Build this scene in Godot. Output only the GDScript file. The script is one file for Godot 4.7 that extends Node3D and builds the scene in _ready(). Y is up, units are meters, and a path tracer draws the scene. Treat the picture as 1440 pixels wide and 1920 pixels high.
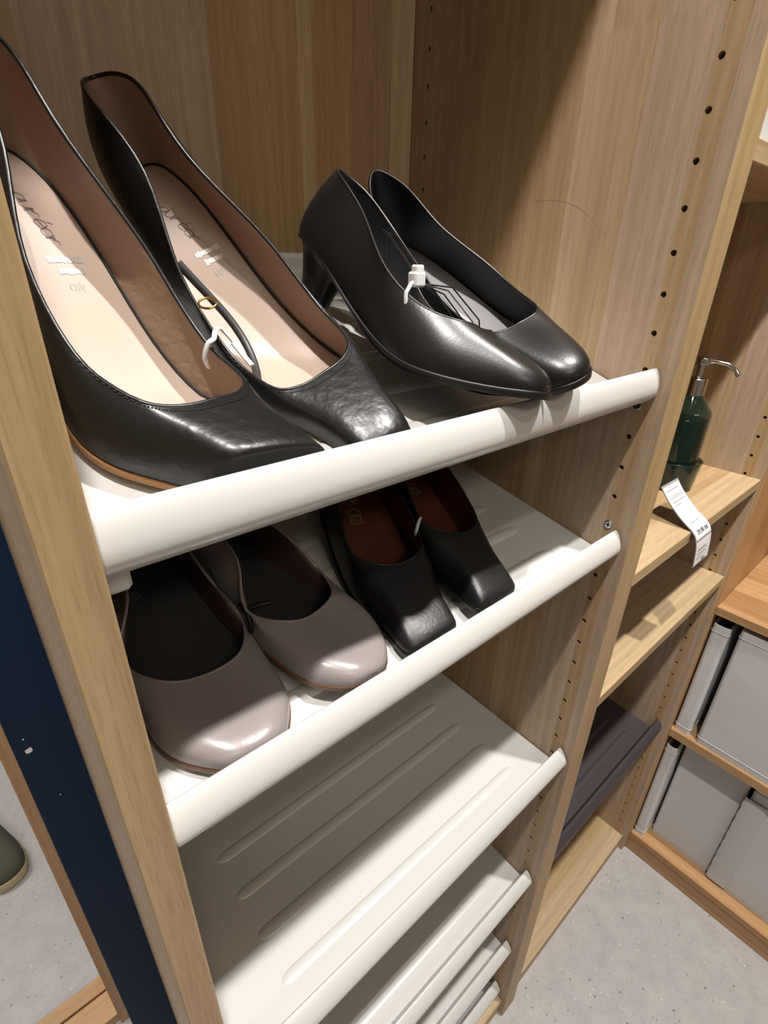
extends Node3D
# Units in the helpers are millimetres in the wardrobe's own frame (x along the wardrobe, y up, z out of its front, y = -1500 is the floor); Node3D positions are metres.
const FLOOR := -1500.0
var M := {}
var used := {}

# ---------------------------------------------------------------- camera, light, then the place from large to small
const P_AB := {"toe": 14.0, "L": 246.176, "H": 81.324, "hb": -4.105, "m0": -0.796, "spring": 1.82, "tb": 0.56, "w1": 18.5, "w2": 27.5, "wb": 41.047, "ww": 31.042, "wh": 22.936, "ut": 0.789, "vt": 33.766, "tq": 2.548, "tq2": 11.288, "tw": 30.949, "tk": -0.985, "tk2": -0.49, "sw": 1.1, "sw2": 0.655, "v2": 43.741, "v3": 50.623, "v4": 53.035, "v5": 54.276, "lean": -0.02, "asym": 9.558, "k1": 0.725, "k2": 0.527, "k3": 0.649, "k4": -0.564, "bul": 8.919}
const P_CD := {"L": 223.684, "H": 64.306, "hb": 6.456, "m0": 0.234, "spring": 10.642, "tb": 0.992, "w1": 19.848, "w2": 28.704, "wb": 41.309, "ww": 36.439, "wh": 24.041, "ut": 0.743, "vt": 33.611, "tq": -0.014, "tq2": 13.746, "tw": 29.903, "tk": 0.859, "tk2": 0.498, "sw": 0.99, "sw2": 0.877, "v2": 38.091, "v3": 47.011, "v4": 54, "v5": 56, "lean": -4.777, "asym": -3.17, "k1": 0.521, "k2": 0.489, "k3": 0.334, "k4": -1.011, "bul": 3.434}
const P_EF := {"L": 240.73, "H": 28.556, "hb": 3.804, "m0": 0.51, "spring": 6.222, "tb": 1.053, "w1": 26.479, "w2": 39.757, "wb": 41.773, "ww": 30.794, "wh": 27.143, "ut": 0.733, "vt": 18.813, "tq": 4.307, "tq2": 33.666, "tw": 41.794, "tk": 2.902, "tk2": 2.48, "sw": 0.887, "sw2": 0.835, "v2": 41.56, "v3": 43.515, "v4": 56.184, "v5": 62.096, "lean": 4.145, "asym": 9.384, "k1": 0.8, "k2": 0.62, "k3": 0.432, "k4": -0.644, "bul": 1.512}
const P_GH := {"L": 243.662, "H": 45.22, "hb": 5.278, "m0": 0.498, "spring": 6.599, "tb": 0.465, "w1": 23.485, "w2": 27.869, "wb": 36.058, "ww": 35.157, "wh": 28.361, "ut": 0.691, "vt": 30.907, "tq": 4.911, "tq2": 17.746, "tw": 33.259, "tk": 1.27, "tk2": 1.455, "sw": 0.969, "sw2": 0.855, "v2": 39.82, "v3": 45.479, "v4": 55.942, "v5": 61.828, "lean": 3.756, "asym": 4.051, "k1": 0.747, "k2": 0.18, "k3": 0.496, "k4": -0.76, "bul": 3.069}
const S1 := Vector2(-288, -11)
const S2 := Vector2(-452, -5)
var sh := {}

func _ready() -> void:
	var cam := Camera3D.new()
	cam.name = "camera"
	cam.fov = 90.147
	cam.near = 0.01
	cam.transform = Transform3D(Basis(Vector3(0.75633865, 0.0210554, 0.65384135), Vector3(0.27680382, 0.89529871, -0.34902703), Vector3(-0.59273222, 0.44496842, 0.6713208)), W(Vector3(-496.274, -168.952, 176.463)))
	add_child(cam)
	cam.current = true
	var env := Environment.new()
	env.background_mode = Environment.BG_COLOR
	env.background_color = Color(0.02, 0.02, 0.02)
	env.tonemap_mode = Environment.TONE_MAPPER_LINEAR
	env.tonemap_exposure = 1.0
	env.sdfgi_enabled = true
	env.ssao_enabled = true
	env.ssil_enabled = true
	var we := WorldEnvironment.new()
	we.name = "environment"
	we.environment = env
	add_child(we)
	make_materials()
	spot(Vector3(-545, 1380, 395), Vector3(-220, -500, -60), 3.75, 40.0, 0.5, 0.03, "black track spotlight above the shoe wardrobe")
	spot(Vector3(290, 1380, 430), Vector3(320, -900, 60), 4.0, 40.0, 0.5, 0.03, "black track spotlight above the wardrobe with the soap bottle")
	spot(Vector3(-250, 1380, 1050), Vector3(-120, -340, -130), 0.5, 9.0, 0.6, 0.05, "black track spotlight across the aisle from the shoe wardrobe")
	panel_lamp(Vector3(-600, 1500, 2300), 1200, 600, 0.55, "square ceiling light panel over the aisle")
	panel_lamp(Vector3(-1600, 1500, -1500), 1200, 600, 3.2, "square ceiling light panel behind the navy partition")
	setting()
	main_wardrobe()
	right_wardrobe()
	corner_wardrobe()
	left_unit()
	board_shelf("oak shelf board high in the shoe wardrobe", -469.5, -0.5, 375, -352, -1, M.oak_shelf)
	shelf_rows()
	shoes()
	small_things()

func setting() -> void:
	var b := Buf.new()
	var fz := [-3200.0, 3700.0]
	b.quad(Vector3(-3700, FLOOR, fz[1]), Vector3(3700, FLOOR, fz[1]), Vector3(3700, FLOOR, fz[0]), Vector3(-3700, FLOOR, fz[0]), Vector2(-3.7, 3.7), Vector2(3.7, 3.7), Vector2(3.7, -3.2), Vector2(-3.7, -3.2))
	b.quad(Vector3(-3700, FLOOR - 80, fz[0]), Vector3(3700, FLOOR - 80, fz[0]), Vector3(3700, FLOOR - 80, fz[1]), Vector3(-3700, FLOOR - 80, fz[1]))
	struct("floor", b, M.vinyl)
	b = Buf.new()
	b.box(Vector3(-3700, 1500, -3200), Vector3(3700, 1560, 3700), 0)
	struct("ceiling", b, M.ceiling_paint)
	for e in [["wall_left", Vector3(-3700, FLOOR, -3200), Vector3(-3620, 1500, 3700)], ["wall_right", Vector3(3620, FLOOR, -3200), Vector3(3700, 1500, 3700)], ["wall_rear", Vector3(-3620, FLOOR, 3620), Vector3(3620, 1500, 3700)], ["wall_far", Vector3(-3620, FLOOR, -3200), Vector3(3620, 1500, -3120)]]:
		b = Buf.new()
		b.box(e[1], e[2], 0)
		struct(e[0], b, M.wall_paint)
	b = Buf.new()
	b.box(Vector3(-544, FLOOR, -455), Vector3(2400, 900, -360), 1.0)
	var nv := struct("wall_back", b, M.navy_paint)
	for c in [[-531.0, -658.0, 9.0, 12.0], [-532.0, -640.0, 2.5, 3.0], [-520.0, -742.0, 2.0, 2.0]]:
		b = Buf.new()
		var o := []
		for k in 7:
			var a := TAU * k / 7
			o.append(Vector2(c[0] + cos(a) * c[2] * 0.5 * (0.7 + 0.3 * sin(k * 2.3)), c[1] + sin(a) * c[3] * 0.5 * (0.75 + 0.25 * cos(k * 1.7))))
		b.prism(o, func(p: Vector2, d: float) -> Vector3: return Vector3(p.x, p.y, d), -360.0, -359.7)
		var q := part(nv, "paint_chip", b, M.chip)
		q.position = Vector3.ZERO

const TOP := 512.0
func carcass(t: Node3D, x0: float, x1: float, xl: float, xr: float, cols: Array, ytop: float, count: int) -> void:
	# x0..x1 outside, xl..xr inside
	part(t, "side_panel", drilled_board(x0, xl, 1.0, -354, 0, FLOOR, TOP, cols, ytop, count), M.oak_side)
	part(t, "side_panel", drilled_board(xr, x1, -1.0, -354, 0, FLOOR, TOP, cols, ytop, count), M.oak_side)
	var b := Buf.new()
	b.box(Vector3(x0, FLOOR + 20, -358), Vector3(x1, TOP, -354.2), 0.3, 1)
	part(t, "back_panel", b, M.oak_back)
	b = Buf.new()
	b.box(Vector3(xl + 0.2, TOP - 18, -354), Vector3(xr - 0.2, TOP, 0), 0.8, 0)
	part(t, "top_panel", b, M.oak_shelf)
	b = Buf.new()
	b.box(Vector3(xl + 0.2, -1468, -354), Vector3(xr - 0.2, -1450, -8), 0.8, 0)
	part(t, "base_panel", b, M.oak_shelf)
	b = Buf.new()
	b.box(Vector3(xl + 0.2, FLOOR, -28), Vector3(xr - 0.2, -1468.2, -10), 0.8, 0)
	part(t, "plinth", b, M.oak_warm)

func main_wardrobe() -> void:
	var t := thing("wardrobe_frame", "light oak wardrobe frame holding the white tilted shoe shelves", "wardrobe", Vector3(-235, FLOOR, -177))
	carcass(t, -488, 18.6, -470, 0, [-330.5, -27.6], 64.0, 47)
	# pale cover cap and fixing screws on the right-hand board
	var b := Buf.new()
	var o := []
	for k in 20: o.append(Vector2(-44 + cos(TAU * k / 20) * 5.5, -302 + sin(TAU * k / 20) * 7.0))
	b.prism(o, func(p: Vector2, d: float) -> Vector3: return Vector3(-d, p.y, p.x), 0.0, 0.35)
	part(t, "cover_cap", b, M.edge_band)
	for y in [-288.0, -416.0]:
		screw(t, Vector3(0, y, -26.5))
	# a long scratch in the foil
	b = Buf.new()
	var pts := [Vector3(-0.05, -115.7, -173), Vector3(-0.05, -115, -155), Vector3(-0.05, -117.5, -137.5), Vector3(-0.05, -124, -120), Vector3(-0.05, -132.5, -107), Vector3(-0.05, -145.6, -91)]
	b.tube(pts, 0.12, 4)
	part(t, "scratch", b, M.edge_band)

func screw(t: Node3D, c: Vector3) -> void:
	var b := Buf.new()
	var rows := []
	for e in [[4.6, 0.0], [4.6, 0.8], [3.9, 1.3], [1.0, 1.1], [0.9, 0.5]]:
		var row := PackedVector3Array()
		for k in 20: row.append(c + Vector3(-e[1], sin(TAU * k / 20) * e[0], cos(TAU * k / 20) * e[0]))
		rows.append(row)
	b.grid(rows, true, true)
	b.fan(rows[4], true)
	var o := part(t, "screw", b, M.steel)
	b = Buf.new()
	b.box(c + Vector3(-1.45, -2.6, -0.5), c + Vector3(-1.1, 2.6, 0.5), 0)
	b.box(c + Vector3(-1.45, -0.5, -2.6), c + Vector3(-1.1, 0.5, 2.6), 0)
	part(o, "cross_slot", b, M.hole_dark)

func board_shelf(label: String, x0: float, x1: float, y: float, z0: float, z1: float, m: Material, th := 18.0, grain := 0, group := "") -> void:
	var b := Buf.new()
	b.box(Vector3(x0, y - th, z0), Vector3(x1, y, z1), 0.9, grain, Vector2(0.13 * fmod(absf(y), 3.0), 0.37 * fmod(absf(y), 5.0)))
	single("shelf_board", b, m, label, "shelf", Vector3((x0 + x1) / 2, y - th, (z0 + z1) / 2), group)

func right_wardrobe() -> void:
	var t := thing("wardrobe_frame", "light oak wardrobe frame with the green soap bottle and dark shoe shelf", "wardrobe", Vector3(264, FLOOR, -177))
	carcass(t, 19.4, 504, 38.4, 489, [-330.5, -26.0], 64.0, 47)
	board_shelf("oak shelf board above the soap bottle, carrying a white box", 39, 488.5, -66, -350, -25, M.oak_shelf)
	board_shelf("oak shelf board carrying the green soap bottle and price tag", 39, 488.5, -483, -350, -1, M.oak_shelf)
	board_shelf("empty oak shelf board below the one with the soap bottle", 39, 488.5, -673, -350, -1, M.oak_shelf)
	shoe_shelf("dark grey metal shoe shelf with rolled lip under the oak boards", "", -1086, -6, 4, 39.5, 488, M.dark_metal, 1.0)
	var b := Buf.new()
	b.box(Vector3(92, -1083, -34), Vector3(104, -1068, -30), 0.8)
	single("price_clip", b, M.red_plastic, "small red plastic clip on the dark grey shoe shelf", "clip", Vector3(98, -1083, -32))
	b = Buf.new()
	b.box(Vector3(60, -65.8, -330), Vector3(400, 90, -45), 3.0)
	single("storage_box", b, M.white_board, "plain white box on the oak shelf above the soap bottle", "box", Vector3(230, -65.8, -187))

func corner_wardrobe() -> void:
	var t := thing("wardrobe_frame", "oak wardrobe frame in the corner holding light grey fabric boxes", "wardrobe", Vector3(680, FLOOR, 500))
	var b := Buf.new()
	b.box(Vector3(504.4, FLOOR, -16), Vector3(855, TOP, 2), 0.8, 1)
	part(t, "side_panel", b, M.oak_warm)
	b = Buf.new()
	b.box(Vector3(504.4, FLOOR, 982), Vector3(855, TOP, 1000), 0.8, 1)
	part(t, "side_panel", b, M.oak_warm)
	b = Buf.new()
	b.box(Vector3(851, FLOOR + 20, 2.2), Vector3(855, TOP, 981.8), 0.3, 1)
	part(t, "back_panel", b, M.oak_back)
	b = Buf.new()
	b.box(Vector3(504.4, TOP - 18, 2.2), Vector3(850.8, TOP, 981.8), 0.8, 2)
	part(t, "top_panel", b, M.oak_warm)
	b = Buf.new()
	b.box(Vector3(504.4, -1455, 2.2), Vector3(850.8, -1437, 981.8), 0.8, 2)
	part(t, "base_panel", b, M.oak_warm)
	b = Buf.new()
	b.box(Vector3(506, FLOOR, 2.2), Vector3(524, -1456.2, 981.8), 0.8, 2)
	part(t, "plinth", b, M.oak_warm)
	board_shelf("oak shelf board over the upper row of grey fabric boxes", 504.4, 850, -746, 2.2, 981.8, M.oak_warm, 18, 2)
	board_shelf("oak shelf board between the two rows of grey fabric boxes", 504.4, 850, -1071, 2.2, 981.8, M.oak_warm, 22, 2)
	fabric_box("narrow light grey fabric box on the middle corner shelf", Vector3(512, -1070.8, 5), Vector3(840, -788, 36), true)
	fabric_box("wide light grey fabric box on the middle corner shelf", Vector3(510, -1070.8, 50), Vector3(840, -776, 380), false)
	fabric_box("narrow open light grey fabric box at the bottom of the corner wardrobe", Vector3(514, -1436.8, 4), Vector3(840, -1128, 27), true)
	fabric_box("light grey fabric box beside the narrow open one, bottom row", Vector3(548, -1436.8, 33), Vector3(840, -1112, 163), false)
	fabric_box("light grey fabric box with a crinkled side edge, bottom row", Vector3(538, -1436.8, 170), Vector3(840, -1112, 480), false, true)

func fabric_box(label: String, lo: Vector3, hi: Vector3, open: bool, crinkle := false) -> void:
	var t := thing("fabric_box", label, "storage box", Vector3((lo.x + hi.x) / 2, lo.y, (lo.z + hi.z) / 2), "grey fabric boxes in the corner wardrobe")
	var b := Buf.new()
	var cx := (lo.x + hi.x) / 2
	var cz := (lo.z + hi.z) / 2
	var hx := (hi.x - lo.x) / 2
	var hz := (hi.z - lo.z) / 2
	var r := minf(7.0, hz * 0.5)
	var ring := func(y: float, g: float) -> PackedVector3Array:
		var row := PackedVector3Array()
		for q in 4:
			var sx := -1.0 if q == 0 or q == 3 else 1.0
			var sz := -1.0 if q < 2 else 1.0
			for k in 5:
				var a: float = [PI, 1.5 * PI, 0.0, 0.5 * PI][q] + k * PI / 8
				row.append(Vector3(cx + sx * (hx - r) + cos(a) * r, y, cz + sz * (hz - r) + sin(a) * r))
			# points along the side that follows, bowed a little
			for k in range(1, 8):
				var u := k / 8.0
				var bow: float = sin(u * PI) * g * (hz if q % 2 == 1 else hx) * 0.012
				var pt: Vector3
				match q:
					0: pt = Vector3(lerpf(cx - hx + r, cx + hx - r, u), y, cz - hz - minf(bow, 0.5))
					1: pt = Vector3(cx + hx + bow, y, lerpf(cz - hz + r, cz + hz - r, u))
					2: pt = Vector3(lerpf(cx + hx - r, cx - hx + r, u), y, cz + hz + minf(bow, 0.5))
					3: pt = Vector3(cx - hx - bow, y, lerpf(cz + hz - r, cz - hz + r, u))
				row.append(pt)
		return row
	var rows := [ring.call(lo.y, 0.0), ring.call(lo.y + 4, 0.1)]
	for k in 9: rows.append(ring.call(lerpf(lo.y + 16, hi.y - 12, k / 8.0), sin(PI * k / 8.0)))
	rows.append(ring.call(hi.y, 0.0))
	b.grid(rows, true, true)
	b.fan(rows[0], true)
	if open:
		var ir := []
		for y in [hi.y, hi.y - 60.0]:
			var row: PackedVector3Array = ring.call(y, 0.0)
			for i in row.size(): row[i] = Vector3(cx + (row[i].x - cx) * (hx - 3) / hx, y, cz + (row[i].z - cz) * (hz - 3) / hz)
			ir.append(row)
		b.grid([rows[rows.size() - 1], ir[0]], true, true)
		b.grid(ir, true, true)
		b.fan(ir[1], false)
	else: b.fan(rows[rows.size() - 1], false)
	part(t, "body", b, M.box_fabric)
	for y in [lo.y + 14.0, hi.y - 16.0]:
		b = Buf.new()
		var row: PackedVector3Array = ring.call(y, 0.0)
		var pts := []
		for p in row: pts.append(Vector3(cx + (p.x - cx) * (1 + 0.6 / hx), p.y, cz + (p.z - cz) * (1 + 0.4 / hz)))
		b.tube(pts, 0.7, 6, true)
		part(t, "seam", b, M.box_binding)
	if crinkle:
		b = Buf.new()
		rows = []
		for k in 60:
			var u := k / 59.0
			var row := PackedVector3Array()
			var w := 1.0 + 0.3 * sin(k * 1.9) + 0.2 * sin(k * 0.73)
			for e in [[0.0, 0.4], [6.0, 1.6 + 0.9 * w], [16.0, 3.0], [28.0, 1.8 + 0.7 * w], [36.0, 1.2]]:
				row.append(Vector3(lo.x - e[1] - 2.0, lerpf(lo.y + 6, hi.y - 40, u), lo.z - 8 + e[0] * 1.1 + 0.4 * sin(k * 0.9)))
			rows.append(row)
		b.grid(rows, false, true)
		part(t, "crinkled_edge", b, M.box_binding)

func left_unit() -> void:
	var t := thing("wardrobe_frame", "oak board and grooved base standing behind the navy partition", "wardrobe", Vector3(-700, FLOOR, -520))
	var b := Buf.new()
	b.box(Vector3(-568, FLOOR, -570), Vector3(-546, 600, -470), 1.5, 1)
	part(t, "side_panel", b, M.oak_warm)
	b = Buf.new()
	b.box(Vector3(-1300, FLOOR, -562), Vector3(-568.3, -1472, -532), 1.0, 0)
	part(t, "plinth", b, M.oak_warm)
	b = Buf.new()
	b.box(Vector3(-1300, FLOOR, -529), Vector3(-568.3, -1474, -478), 1.0, 0)
	part(t, "base_panel", b, M.oak_warm)

func shelf_rows() -> void:
	var g := "white shoe shelves in the oak wardrobe"
	var t := shoe_shelf("white metal shoe shelf carrying the beige-lined and black leather pumps", g, S1.x, S1.y, 20, -469, -2.2, M.white_metal, 1.0, 0.0)
	# the white plastic support clip under its lip by the left-hand board
	var b := Buf.new()
	b.box(Vector3(-469.5, -303, -48), Vector3(-455, -289, -36), 2.0)
	part(t, "support_clip", b, M.white_plastic)
	shoe_shelf("white metal shoe shelf carrying the mauve pumps and square-toed black pumps", g, S2.x, S2.y, 11, -469, -2.2, M.white_metal, 1.0, 0.0)
	shoe_shelf("empty white metal shoe shelf just below the mauve pumps", g, -779, 0, 1, -469, -2.2, M.white_metal)
	shoe_shelf("empty white metal shoe shelf, second below the mauve pumps", g, -1059, -4, 2, -469, -2.2, M.white_metal, 0.85)
	shoe_shelf("empty white metal shoe shelf, third below the mauve pumps", g, -1280, -8, 1, -469, -2.2, M.white_metal, 0.85)
	shoe_shelf("empty white metal shoe shelf, lowest, just above the oak base", g, -1430, -10, 1, -469, -2.2, M.white_metal, 0.8)

func shoes() -> void:
	var th1 := deg_to_rad(20)
	var th2 := deg_to_rad(11)
	var pa := P_AB.duplicate()
	pa.merge({"bul": 8.0, "w1": 23.0, "w2": 28.0}, true)
	var pc := P_CD.duplicate()
	pc.merge({"v4": 51.0, "v5": 52.0, "lean": -17.0}, true)
	var pd := P_CD.duplicate()
	pd.merge({"v4": 58.0, "v5": 66.0, "lean": -8.0}, true)
	var ab := {"rim": M.thread_black, "stop": -26.0, "give": 7.0, "wall": -468.6, "upper": M.black_leather, "lining": M.tan_lining, "insole": M.insole_beige, "outsole": M.sole_tan, "binding": M.black_leather, "sole": 3.6, "stitch": M.thread_black, "span": 22, "heel": {"w": 7.0, "d": 13.0, "back": 10.0}}
	var cd := {"over_lip": true, "upper": M.black_calf, "lining": M.lining_black, "insole": M.insole_grey, "outsole": M.sole_black, "binding": M.black_calf, "sole": 5.0, "welt": 1.8, "heel": {"w": 7.5, "d": 16.0, "back": 14.0, "curve": 0.55, "seat": 0.25, "breast": 0.4}}
	var ef := {"stop": -24.5, "give": 5.0, "upper": M.mauve_leather, "lining": M.lining_plum, "insole": M.insole_charcoal, "outsole": M.sole_brown, "binding": M.mauve_leather, "sole": 3.6, "heel": {"w": 22.0, "d": 40.0, "back": 5.0, "curve": 0.8, "breast": 0.8}}
	var gh := {"stop": -26.0, "give": 5.0, "upper": M.black_kid, "lining": M.lining_rust, "insole": M.insole_rust, "outsole": M.sole_black, "binding": M.black_kid, "sole": 4.5, "welt": 2.2, "stitch": M.thread_black, "span": 16, "heel": {"w": 18.0, "d": 30.0, "back": 7.0, "curve": 0.8, "breast": 0.7}}
	sh.A = make_shoe("pump", "black pump with beige insole standing against the wardrobe's left-hand board", "beige-lined black pumps", pa, [-413.0, -91.415, 0.3027, -0.1125, 7.5869, 0.0266], 1, th1, S1, ab)
	sh.B = make_shoe("pump", "black pump with beige insole leaning between its mate and the all-black pair", "beige-lined black pumps", P_AB, [-309.455, -119.29, 0.1768, 0.3326, 0.5875, 0.043], -1, th1, S1, ab)
	sh.C = make_shoe("pump", "black leather pump with slim heel, toe propped on the white shelf lip", "all-black pumps", pc, [-225.508, -75.368, 0.233, -0.297, 18.1302, 0.1459], -1, th1, S1, cd)
	sh.D = make_shoe("pump", "black leather pump with grey insole, turned towards the oak side board", "all-black pumps", pd, [-151.766, -74.8715, -0.092, 0.3704, 19.5865, 0.2283], 1, th1, S1, cd)
	sh.E = make_shoe("pump", "mauve leather pump with round toe next to the wardrobe's left-hand board", "mauve pumps", P_EF, [-418.147, -103.721, -0.0357, -0.0621, -0.5535, -0.0122], 1, th2, S2, ef)
	sh.F = make_shoe("pump", "mauve leather pump with round toe next to the square-toed black pumps", "mauve pumps", P_EF, [-333.682, -106.286, 0.2996, -0.1546, 4.1036, -0.0049], -1, th2, S2, ef)
	sh.G = make_shoe("pump", "black square-toed pump with rust lining beside the mauve pumps", "square-toed black pumps", P_GH, [-242.957, -101.038, -0.2719, 0.0026, -0.6056, -0.0192], 1, th2, S2, gh)
	sh.H = make_shoe("pump", "black square-toed pump with rust lining on the oak board's side", "square-toed black pumps", P_GH, [-168.002, -100.598, -0.1712, -0.1325, 3.2486, -0.0046], -1, th2, S2, gh)
	for e in [[sh.A, 0.245, 2.5, 6.0], [sh.B, 0.228, 3.5, 8.5]]:
		var s: Shoe = e[0]
		var L: float = s.p.L
		script_word(s, e[1] * L, e[2], 0.10 * L, M.print_grey)
		foil_line(s, (e[1] + 0.070) * L, e[3] - 1, 17.0)
		foil_line(s, (e[1] + 0.089) * L, e[3], 13.0)
		lettering(s, "cuir", 5.0, (e[1] + 0.114) * L, e[3] - 1, 0.1, M.foil_silver)
	hide_stamp(sh.G, 0.345 * P_GH.L, -3, 13.5, ["VERA", "PELLE"], M.foil_gold, -0.05)
	lettering(sh.G, "UR", 10.0, 0.265 * P_GH.L, 1, PI / 2, M.foil_gold, true)
	hide_stamp(sh.H, 0.317 * P_GH.L, 8, 12.0, ["VERA", "PELLE"], M.foil_gold, 0.05)
	hide_stamp(sh.E, 0.312 * P_EF.L, -20, 17.0, ["", "CUIR"], M.print_silver, 0.1)
	hide_stamp(sh.F, 0.302 * P_EF.L, 21, 17.0, ["", "CUIR"], M.print_silver, -0.3)
	# stitched line on the rust insole
	var b := Buf.new()
	for k in 26:
		var a: float = lerpf(0.25, 0.62, k / 26.0) * P_GH.L
		var y := 22.0 - 5.0 * sin(k / 26.0 * 3.0)
		b.tube([on_insole(sh.G, a, y, 0.2), on_insole(sh.G, a + 2.2, y - 0.4, 0.2)], 0.35, 5)
	part(sh.G.root.get_node("insole"), "stitching", b, M.thread_rust)
	# a canvas sneaker on the floor beyond the oak board
	var P := P_EF.duplicate()
	P.merge({"L": 280.0, "H": 30.0, "hb": 24.0, "spring": 3.0, "w1": 34.0, "w2": 45.0, "wb": 50.0, "ww": 40.0, "wh": 35.0, "ut": 0.66, "vt": 48.0, "tw": 24.0, "tq2": 10.0, "v2": 62.0, "v3": 66.0, "v4": 70.0, "v5": 72.0, "k2": 0.5, "bul": 3.0, "asym": 6.0}, true)
	var sn := make_shoe("sneaker", "olive canvas sneaker with cream rubber sole on the grey floor", "", P, [-712.0, -975.0, 0.25, 0.0, 0.0, 0.0], 1, 0.0, Vector2(FLOOR, 0), {"upper": M.olive_canvas, "lining": M.olive_canvas, "insole": M.insole_charcoal, "outsole": M.cream_rubber, "binding": M.olive_rubber, "sole": 23.0, "welt": 4.0, "heel": {"w": 33.0, "d": 50.0, "back": 2.0, "curve": 1.0, "breast": 1.0}, "heel_mat": M.cream_rubber})
	# tongue and laces of the sneaker
	b = Buf.new()
	var rows := []
	for k in 12:
		var u := k / 11.0
		var row := PackedVector3Array()
		for j in 9:
			var w := (j / 8.0 - 0.5) * 2.0
			row.append(sn.loc(Vector3(lerpf(0.66, 0.38, u) * P.L, w * lerpf(22, 26, u), hs(0.6 * P.L, P) + lerpf(46, 92, u) - 7 * w * w)))
		rows.append(row)
	b.grid(rows, false, false)
	part(sn.root, "tongue", b, M.olive_canvas)
	for k in 5:
		b = Buf.new()
		var pts := []
		for j in 9:
			var w := (j / 8.0 - 0.5) * 2.0
			pts.append(sn.loc(Vector3((0.63 - 0.05 * k) * P.L + (6 if k % 2 else -6) * w, w * 25, hs(0.6 * P.L, P) + 51 + 8.5 * k - 7 * w * w)))
		b.tube(pts, 2.2, 6, false, 0.5)
		part(sn.root, "lace", b, M.black_cord)

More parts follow.
